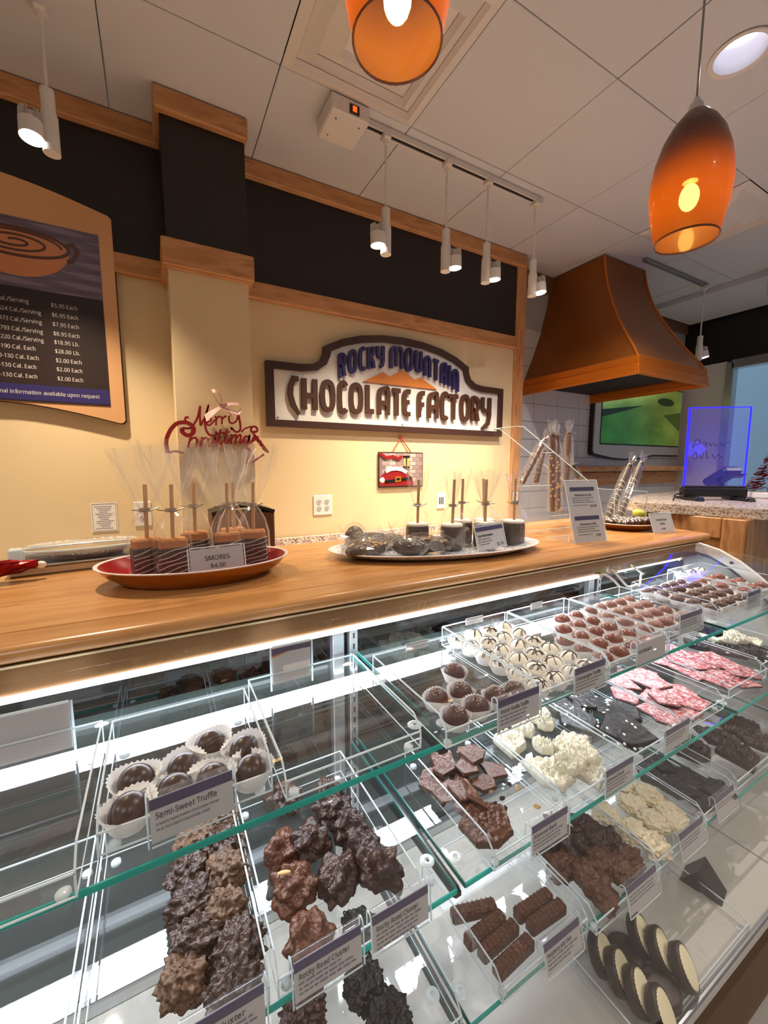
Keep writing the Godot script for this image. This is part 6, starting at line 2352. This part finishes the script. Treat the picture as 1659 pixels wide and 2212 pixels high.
		if e[4]:
			b = MB.new()
			b.prism([Vector2(-0.039, hh - 0.002), Vector2(-0.039, hh - 0.016), Vector2(-0.01, hh - 0.012), Vector2(0.039, hh - 0.013), Vector2(0.039, hh - 0.002)], -0.0012, 0.0012)
			part("purple_strip", b, mats.purple, o)
			b = MB.new()
			b.prism([Vector2(-0.039, hh - 0.016), Vector2(-0.039, hh - 0.02), Vector2(-0.005, hh - 0.013)], -0.0012, 0.0013)
			part("orange_strip", b, mats.sign_orange, o)
			b = MB.new()
			b.box(Vector3(0.01, hh * 0.36, 0.001), Vector3(0.056, 0.016, 0.001))
			part("paper_patch", b, mats.paper, o)
		var back := Basis(Vector3.UP, PI)
		for k in e[2].size():
			var cap := 0.012 if tall and not e[4] else (0.008 if k == 0 else 0.0034)
			var s: String = e[2][k]
			text(s, minf(cap, e[1] * 0.9 / (s.length() * 0.85)), Vector3(0, (hh * 0.6 if tall else hh * 0.25) - 0.014 * k, -0.0011), mats.ink, o, back, HORIZONTAL_ALIGNMENT_CENTER, 0.0004)
	# ---- middle shelf
	tray("clear tray heaped with dark nut clusters at the left of the middle shelf", -0.115, 0.088, s2, -0.8, -0.462)
	tray("clear tray of milk and dark rocky clusters on the middle shelf", 0.1, 0.325, s2, -0.79, -0.462)
	tray("clear tray of broken milk chocolate almond bark on the middle shelf", 0.465, 0.655, s2, -0.74, -0.452)
	tray("clear tray of cream coloured bark pieces on the middle shelf", 0.665, 0.885, s2, -0.76, -0.468)
	tray("clear tray of dark almond bark under the beaded truffles", 0.9, 1.13, s2, -0.78, -0.478)
	tray("clear tray of pink peppermint bark left of the joint", 1.14, 1.37, s2, -0.79, -0.485)
	tray("clear tray of pink peppermint bark right of the joint", 1.44, 1.7, s2, -0.79, -0.5)
	tray("clear tray of dark nut bark and pale bark at the middle shelf's end", 1.72, 1.98, s2, -0.8, -0.52)
	tray("clear empty tray at the far left of the middle shelf, beside the nut clusters", -0.345, -0.128, s2, -0.8, -0.462)
	var y2 := s2 + 0.004
	var cl := []
	for k in 4:
		cl.append(blob(500 + k, 180, 0.13, 0.07))
	var rk := []
	for k in 4:
		rk.append(blob(520 + k, 46, 0.25, 0.05))
	var cpos := [[0.066, -0.765, 0], [0.02, -0.735, 0], [0.062, -0.7, 0], [0.008, -0.675, 0.008], [0.062, -0.64, 0.012], [0.012, -0.622, 0.0], [0.052, -0.585, 0.01], [0.014, -0.566, 0.006], [0.058, -0.53, 0.0], [-0.006, -0.53, 0.0], [0.05, -0.488, 0.0]]
	for k in cpos.size():
		place("nut_cluster", "clu%d" % (k % 4), cl[k % 4], mats.cookie if k in [0, 1, 4, 6, 9] else mats.choc_dark, "bumpy dark nut cluster, %s from the front in the left heap" % ORD[cpos.size() - 1 - k], "dark nut clusters", "confection", Vector3(cpos[k][0], y2 + cpos[k][2], cpos[k][1]), 1.3 * k, Vector3(0.037, 0.027, 0.034) * (1.0 + 0.1 * (k % 3)))
	var rpos := [[0.155, -0.64, 0.0, 1, "milk brown, behind the others at the left"], [0.152, -0.572, 0.0, 1, "milk brown, with almond sliver, at the left"], [0.153, -0.495, 0.0, 1, "milk brown, front left"], [0.2, -0.628, 0.008, 0, "dark, left of the middle"], [0.268, -0.705, 0.012, 0, "dark, at the very back"], [0.255, -0.66, 0.02, 0, "dark, second from the back"], [0.27, -0.62, 0.014, 0, "dark, on the right of the heap"], [0.222, -0.552, 0.0, 0, "dark glossy, standing clear in the middle"], [0.284, -0.535, 0.006, 0, "dark, large, at the right front"], [0.275, -0.575, 0.004, 0, "dark, behind the large right one"], [0.19, -0.76, 0.0, 0, "dark, under the shelf edge at the back"]]
	for k in rpos.size():
		var o := place("rocky_cluster", "rok%d" % (k % 4), rk[k % 4], mats.choc_milk if rpos[k][3] else mats.choc_mid, "lumpy chocolate cluster, %s" % rpos[k][4], "rocky clusters", "confection", Vector3(rpos[k][0], y2 + rpos[k][2], rpos[k][1]), 0.9 + 1.7 * k, Vector3(0.038, 0.03, 0.034) * (1.12 if k == 8 else 1.0))
		if k == 1:
			var b := MB.new()
			b.xf = Transform3D(Basis(Vector3.UP, 0.2), Vector3(0.014, 0.045, 0.0))
			b.ball(Vector3.ZERO, Vector3(0.011, 0.0022, 0.004), 12, 6)
			part("almond_sliver", b, mats.nut, o)
	# barks: one list per tray
	var sl := []
	for k in 6:
		sl.append(slab(600 + k, [5, 4, 6, 5, 4, 5][k], 0.3, 0.12))
	var rough := []
	for k in 4:
		rough.append(slab(620 + k, [6, 5, 7, 5][k], 0.22, 0.5))
	bark("almond_bark", "milk chocolate almond bark piece", "almond bark pieces", mats.choc_milk, sl, "sla", [[0.48, -0.66, 0.0, 0.04, 0.01, "back left corner"], [0.545, -0.69, 0.0, 0.042, 0.011, "back middle, nut side up"], [0.607, -0.68, 0.004, 0.036, 0.01, "back right"], [0.565, -0.645, 0.012, 0.034, 0.01, "dark gap side, behind the middle"], [0.62, -0.62, 0.0, 0.036, 0.009, "smooth triangle at the right"], [0.487, -0.615, 0.004, 0.038, 0.011, "left edge, nut side up"], [0.535, -0.63, 0.0, 0.034, 0.009, "smooth, in the middle"], [0.52, -0.59, 0.014, 0.036, 0.009, "smooth, crossing the middle"], [0.575, -0.6, 0.0, 0.028, 0.009, "smooth chip right of the middle"], [0.5, -0.575, 0.0, 0.03, 0.013, "nut studded chip before the left edge"], [0.59, -0.655, 0.016, 0.028, 0.012, "nut studded chip on top at the back"], [0.515, -0.665, 0.012, 0.03, 0.012, "nut studded, overlapping the back left one"]], s2)
	var slate := place("almond_bark", "rgh0", rough[0], mats.choc_milk, "large rough square of milk almond bark at the tray front", "almond bark pieces", "confection", Vector3(0.51, y2, -0.52), 0.4, Vector3(0.06, 0.013, 0.055))
	var sliver := place("almond_bark", "sla4", sl[4], mats.choc_milk, "smooth milk sliver propped on the rough square", "almond bark pieces", "confection", Vector3(0.517, y2 + 0.014, -0.565), 0.2, Vector3(0.014, 0.006, 0.045))
	sliver.rotation.x = 0.35
	sliver.position.y += 0.012
	for k in 7:
		var r := rg(700 + k)
		place("bark_crumb", "crumb%d" % (k % 2), slab(640 + k % 2, 5, 0.4, 0.5), [mats.choc_mid, mats.nut][k % 2], "small %s crumb on the bare tray floor, %s of seven" % [["dark", "almond"][k % 2], ORD[k]], "bark crumbs", "confection", Vector3(r.randf_range(0.56, 0.635), y2, r.randf_range(-0.58, -0.49)), k * 1.1, Vector3(0.009, 0.004, 0.006))
	bark("white_bark", "cream white bark piece", "cream bark pieces", mats.white_choc, rough, "rgh", [[0.87, -0.7, 0.0, 0.034, 0.018, "back right"], [0.79, -0.69, 0.0, 0.036, 0.02, "back middle"], [0.845, -0.66, 0.01, 0.024, 0.018, "small, behind the middle"], [0.72, -0.66, 0.0, 0.046, 0.018, "back left, wedge shaped"], [0.78, -0.615, 0.0, 0.026, 0.018, "small, in the middle"], [0.845, -0.585, 0.0, 0.052, 0.016, "large, at the right"], [0.83, -0.545, 0.012, 0.042, 0.016, "right front, on top"], [0.722, -0.55, 0.0, 0.056, 0.016, "large, front left"], [0.765, -0.535, 0.014, 0.036, 0.018, "topmost, in front"], [0.8, -0.51, 0.002, 0.05, 0.016, "front right corner"]], s2)
	bark("dark_bark", "dark almond bark sheet", "dark bark sheets", mats.choc_black, sl, "sla", [[0.95, -0.65, 0.0, 0.065, 0.01, "at the left, nut edge showing"], [1.06, -0.69, 0.0, 0.06, 0.01, "at the back right"], [1.07, -0.61, 0.004, 0.055, 0.01, "at the right"], [1.0, -0.55, 0.01, 0.075, 0.011, "large, at the front"], [0.96, -0.72, 0.0, 0.05, 0.01, "at the back left"]], s2, true)
	bark("mint_bark", "pink peppermint bark piece left of the joint", "pink bark left of the joint", mats.candy_cane, sl, "sla", [[1.18, -0.655, 0.0, 0.045, 0.009, "back left"], [1.24, -0.69, 0.006, 0.045, 0.009, "back middle"], [1.33, -0.7, 0.0, 0.055, 0.009, "back right"], [1.31, -0.655, 0.01, 0.055, 0.009, "right"], [1.33, -0.6, 0.0, 0.055, 0.009, "right front"], [1.24, -0.6, 0.002, 0.055, 0.009, "middle"], [1.235, -0.575, 0.014, 0.04, 0.01, "topmost"], [1.19, -0.555, 0.0, 0.05, 0.009, "front left"], [1.16, -0.53, 0.004, 0.032, 0.009, "front left corner"], [1.3, -0.545, 0.006, 0.055, 0.009, "front right"], [1.24, -0.53, 0.0, 0.045, 0.009, "front middle"]], s2, false, mats.choc_mid)
	bark("mint_bark", "pink peppermint bark piece right of the joint", "pink bark right of the joint", mats.candy_cane, sl, "sla", [[1.52, -0.72, 0.0, 0.06, 0.009, "back left"], [1.62, -0.73, 0.004, 0.06, 0.009, "back right"], [1.58, -0.66, 0.008, 0.07, 0.009, "middle"], [1.64, -0.62, 0.012, 0.06, 0.009, "right"], [1.5, -0.62, 0.0, 0.05, 0.009, "left"], [1.53, -0.56, 0.004, 0.06, 0.009, "front left"], [1.63, -0.55, 0.01, 0.055, 0.01, "front right, deep red"], [1.58, -0.53, 0.0, 0.05, 0.009, "front"]], s2, false, mats.choc_mid)
	bark("dark_bark", "black nut bark piece at the shelf end", "black bark at the shelf end", mats.choc_black, rough, "rgh", [[1.77, -0.72, 0.0, 0.05, 0.014, "back left"], [1.78, -0.64, 0.006, 0.06, 0.014, "middle left"], [1.86, -0.6, 0.0, 0.06, 0.014, "middle right"], [1.84, -0.55, 0.008, 0.055, 0.014, "front"]], s2, true)
	bark("white_bark", "pale bark piece at the shelf end", "pale bark at the shelf end", mats.white_choc, rough, "rgh", [[1.88, -0.72, 0.0, 0.05, 0.02, "back left"], [1.95, -0.7, 0.012, 0.04, 0.02, "back right"], [1.9, -0.66, 0.014, 0.05, 0.02, "front left"], [1.95, -0.62, 0.0, 0.04, 0.02, "front right"]], s2)
	price_label("card lettered Rocky Road Cluster milk chocolate, left of two on the tray", Vector3(0.165, -0.634, -0.448), 0.095, ["Rocky Road Cluster", "#3"], -0.08)
	price_label("card lettered Rocky Road Cluster dark chocolate, right of two on the tray", Vector3(0.278, -0.634, -0.448), 0.095, ["Rocky Road Cluster", "#4"], -0.08)
	price_label("partly cut off card on the dark cluster tray at the bottom edge", Vector3(0.035, -0.634, -0.448), 0.09, ["Large Cluster", "#2"], -0.08)
	price_label("card lettered Almond Bark on the milk bark tray", Vector3(0.59, -0.634, -0.441), 0.096, ["Almond Bark", "#3"], -0.05)
	price_label("card lettered Almond Bark on the cream bark tray", Vector3(0.83, -0.634, -0.458), 0.1, ["Almond Bark", "#3"], -0.05)
	price_label("card on the dark almond bark sheets' tray", Vector3(1.085, -0.634, -0.468), 0.115, ["#3"], -0.05)
	# ---- lowest shelf
	tray("clear tray of dark clusters at the bottom edge of the picture", 0.1, 0.39, s3, -0.74, -0.44)
	tray("clear tray of five chocolate bars on the lowest shelf", 0.475, 0.705, s3, -0.68, -0.432)
	tray("clear tray of brown rocky clusters right of the bars", 0.715, 0.945, s3, -0.7, -0.418)
	tray("clear tray of pale coconut clusters on the lowest shelf", 0.955, 1.185, s3, -0.7, -0.43)
	tray("clear tray of flat black squares on the lowest shelf", 1.195, 1.37, s3, -0.7, -0.44)
	tray("clear tray of dark bark at the lowest shelf's right end", 1.41, 1.9, s3, -0.72, -0.45)
	var y3 := s3 + 0.004
	for k in 5:
		var at: Vector3 = [Vector3(0.165, y3, -0.575), Vector3(0.27, y3, -0.56), Vector3(0.285, y3, -0.5), Vector3(0.2, y3, -0.66), Vector3(0.3, y3, -0.64)][k]
		place("nut_cluster", "clu%d" % (k % 4), cl[k % 4], mats.choc_black if k else mats.choc_mid, "spiky dark cluster on the lowest shelf, %s of five" % ORD[k], "lowest shelf dark clusters", "confection", at, k * 2.0, Vector3(0.042, 0.034, 0.04))
	var bars := [[0.523, -0.562, -0.3, "rear left, lying apart"], [0.52, -0.525, 0.02, "left of the stacked pair"], [0.53, -0.498, 0.05, "right of the stacked pair"], [0.536, -0.465, 0.06, "front, by the price card"], [0.64, -0.51, -0.03, "rear of the right pair"], [0.646, -0.482, -0.04, "front of the right pair"]]
	var bar0: Node3D
	for k in bars.size():
		var lab := "sugar dusted chocolate bar, %s" % bars[k][3]
		var at := Vector3(bars[k][0], y3, bars[k][1])
		if bar0:
			copy(bar0, lab, at, bars[k][2])
			continue
		bar0 = thing("chocolate_bar", lab, "confection", at, bars[k][2], "chocolate bars in the lowest tray")
		var b := MB.new()
		b.box(Vector3(0, 0.012, 0), Vector3(0.098, 0.024, 0.024), 0.004)
		part("body", b, mats.choc_milk, bar0)
		b = MB.new()
		for j in 9:
			b.tube([Vector3(-0.042 + 0.0105 * j, 0.0238, -0.011), Vector3(-0.04 + 0.0105 * j, 0.025, 0.0), Vector3(-0.043 + 0.0105 * j, 0.0238, 0.011)], 0.0011, 5)
		part("ridge", b, mats.choc_milk, bar0)
	var u2 := [[0.781, -0.59, 0.0], [0.84, -0.605, 0.0], [0.905, -0.575, 0.0], [0.91, -0.525, 0.006], [0.82, -0.548, 0.012], [0.865, -0.525, 0.014], [0.762, -0.535, 0.0], [0.785, -0.49, 0.008], [0.785, -0.452, 0.0], [0.91, -0.475, 0.0], [0.86, -0.46, 0.006], [0.83, -0.49, 0.016]]
	for k in u2.size():
		place("rocky_cluster", "rok%d" % (k % 4), rk[k % 4], mats.choc_milk if k > 5 else mats.choc_mid, "brown rocky cluster right of the bars, %s in the pile from the back" % ORD[k], "brown rocky clusters beside the bars", "confection", Vector3(u2[k][0], y3 + u2[k][2], u2[k][1]), 2.1 * k, Vector3(0.038, 0.028, 0.034))
	var u3 := [[1.136, -0.6, 0.0], [1.08, -0.555, 0.0], [1.14, -0.55, 0.01], [1.14, -0.5, 0.0], [0.99, -0.575, 0.0], [1.0, -0.51, 0.0], [1.065, -0.495, 0.01], [1.01, -0.465, 0.0], [1.11, -0.47, 0.006]]
	for k in u3.size():
		place("coconut_cluster", "clu%d" % (k % 4), cl[k % 4], mats.coconut, "pale coconut cluster, %s in the tray from the back" % ORD[k], "pale coconut clusters", "confection", Vector3(u3[k][0], y3 + u3[k][2], u3[k][1]), 1.9 * k, Vector3(0.042, 0.022, 0.038))
	bark("dark_square", "flat black square", "flat black squares", mats.choc_black, sl, "sla", [[1.24, -0.6, 0.0, 0.045, 0.014, "back left"], [1.32, -0.6, 0.0, 0.045, 0.014, "back right"], [1.25, -0.53, 0.008, 0.05, 0.014, "left"], [1.32, -0.53, 0.0, 0.05, 0.014, "right"], [1.26, -0.48, 0.0, 0.045, 0.014, "front left"], [1.33, -0.47, 0.008, 0.045, 0.014, "front right"]], s3)
	bark("dark_bark", "dark bark at the lowest shelf end", "dark bark at the lowest shelf end", mats.choc_dark, rough, "rgh", [[1.48, -0.6, 0.0, 0.07, 0.016, "back left"], [1.62, -0.58, 0.0, 0.07, 0.016, "back middle"], [1.76, -0.57, 0.0, 0.07, 0.016, "back right"], [1.56, -0.5, 0.01, 0.07, 0.016, "front left"], [1.7, -0.5, 0.01, 0.06, 0.016, "front right"]], s3)
	price_label("card lettered Raspberry Jelly Stick on the chocolate bar tray", Vector3(0.625, -0.88, -0.42), 0.1, ["Raspberry Jelly Stick", "#3"], -0.25)
	price_label("card on the brown rocky cluster tray", Vector3(0.865, -0.88, -0.406), 0.11, ["#3"], -0.25)
	price_label("card on the pale coconut cluster tray", Vector3(1.1, -0.88, -0.418), 0.115, ["#3"], -0.25)
	price_label("card on the flat black squares' tray", Vector3(1.3, -0.88, -0.428), 0.11, ["#2"], -0.25)
	# ---- deck: peppermint patties standing on edge
	var yd := -1.1
	tray("clear tray of standing peppermint patties on the white deck", 0.74, 1.17, yd, -0.5, -0.325, 0.028, 0.02)
	var pat: Node3D
	var pp := [[0.79, -0.445, "rearmost of the left row"], [0.792, -0.408, "second of the left row"], [0.795, -0.37, "third of the left row"], [0.8, -0.33, "front of the left row"], [0.9, -0.425, "rearmost of the right row"], [0.91, -0.388, "second of the right row"], [0.92, -0.347, "front of the right row"], [0.852, -0.43, "flat, rear middle"], [0.852, -0.36, "flat, front middle"]]
	for k in pp.size():
		var at := Vector3(pp[k][0], yd + 0.044, pp[k][1])
		var lab := "dark peppermint patty with pale mint face, %s" % pp[k][2]
		var o: Node3D
		if pat == null:
			pat = thing("peppermint_patty", lab, "confection", at, 0.0, "peppermint patties on the deck")
			var b := MB.new()
			b.lathe([[0.0, -0.016], [0.032, -0.016], [0.038, -0.012], [0.04, 0.004], [0.038, 0.008], [0.033, 0.009]], 30)
			part("chocolate", b, mats.patty_side, pat)
			b = MB.new()
			var rows := []
			for e in [[0.0, 0.011], [0.028, 0.0108], [0.034, 0.0085]]:
				var row := PackedVector3Array()
				for j in 60:
					var t := TAU * j / 60
					var q: float = e[0] + (0.0012 * (1 if j % 2 else -1) if e[0] > 0.03 else 0.0)
					row.append(Vector3(cos(t) * q, e[1], sin(t) * q))
				rows.append(row)
			b.grid(rows, true)
			part("mint_face", b, mats.mint_cream, pat)
			o = pat
		else:
			o = copy(pat, lab, at)
		if k < 7:
			o.rotation = Vector3(0.98, 0.5, 0)
		else:
			o.position.y = yd + 0.018 + H
			o.rotation = Vector3(PI, 0, 0)
	# dark card clip lying at the deck's right
	var w := thing("card_stand", "black wedge card stand on the white deck right of the patties", "card stand", Vector3(1.2, -1.1, -0.425), 0.2)
	var b := MB.new()
	b.xf = Transform3D(Basis(Vector3(0, 0, 1), Vector3(0, 1, 0), Vector3(-1, 0, 0)), Vector3(0.05, 0, 0))
	b.prism([Vector2(-0.05, 0.0), Vector2(0.04, 0.0), Vector2(-0.01, 0.06)], 0.02, 0.08)
	part("body", b, mats.black_plastic, w)

func bark(called: String, what: String, group: String, m: StandardMaterial3D, shapes: Array, key: String, list: Array, shelf: float, nuts := false, under: StandardMaterial3D = null) -> void:
	for k in list.size():
		var e: Array = list[k]
		var j := k % shapes.size()
		var sc := Vector3(e[3], e[4], e[3] * 0.85) * (Vector3(1.38, 1.0, 1.38) if m == mats.candy_cane else (Vector3(1.25, 1.15, 1.25) if m == mats.choc_black else Vector3(1.14, 1.0, 1.14)))
		var o := place(called, "%s%d" % [key, j], shapes[j], m, "%s, %s" % [what, e[5]], group, "confection", Vector3(e[0], shelf + 0.004 + e[2], e[1]), 0.6 + 1.1 * k, sc)
		if under:
			var u := part("chocolate_base", meshes["%s%d" % [key, j]], unit(under), o)
			u.scale = Vector3(sc.x * 1.01, sc.y * 0.6, sc.z * 1.01)
		if nuts:
			var b := MB.new()
			var r := rg(800 + k)
			for i in 9:
				var t := r.randf() * TAU
				var q := r.randf_range(0.3, 0.75) if i % 3 else 0.78
				b.ball(Vector3(cos(t) * q * sc.x, sc.y * (1.0 if i % 3 else 0.6), sin(t) * q * sc.z), Vector3(0.0055, 0.002, 0.0035), 8, 5)
			stuffpart("almond_bit", b, mats.seed_white, o)
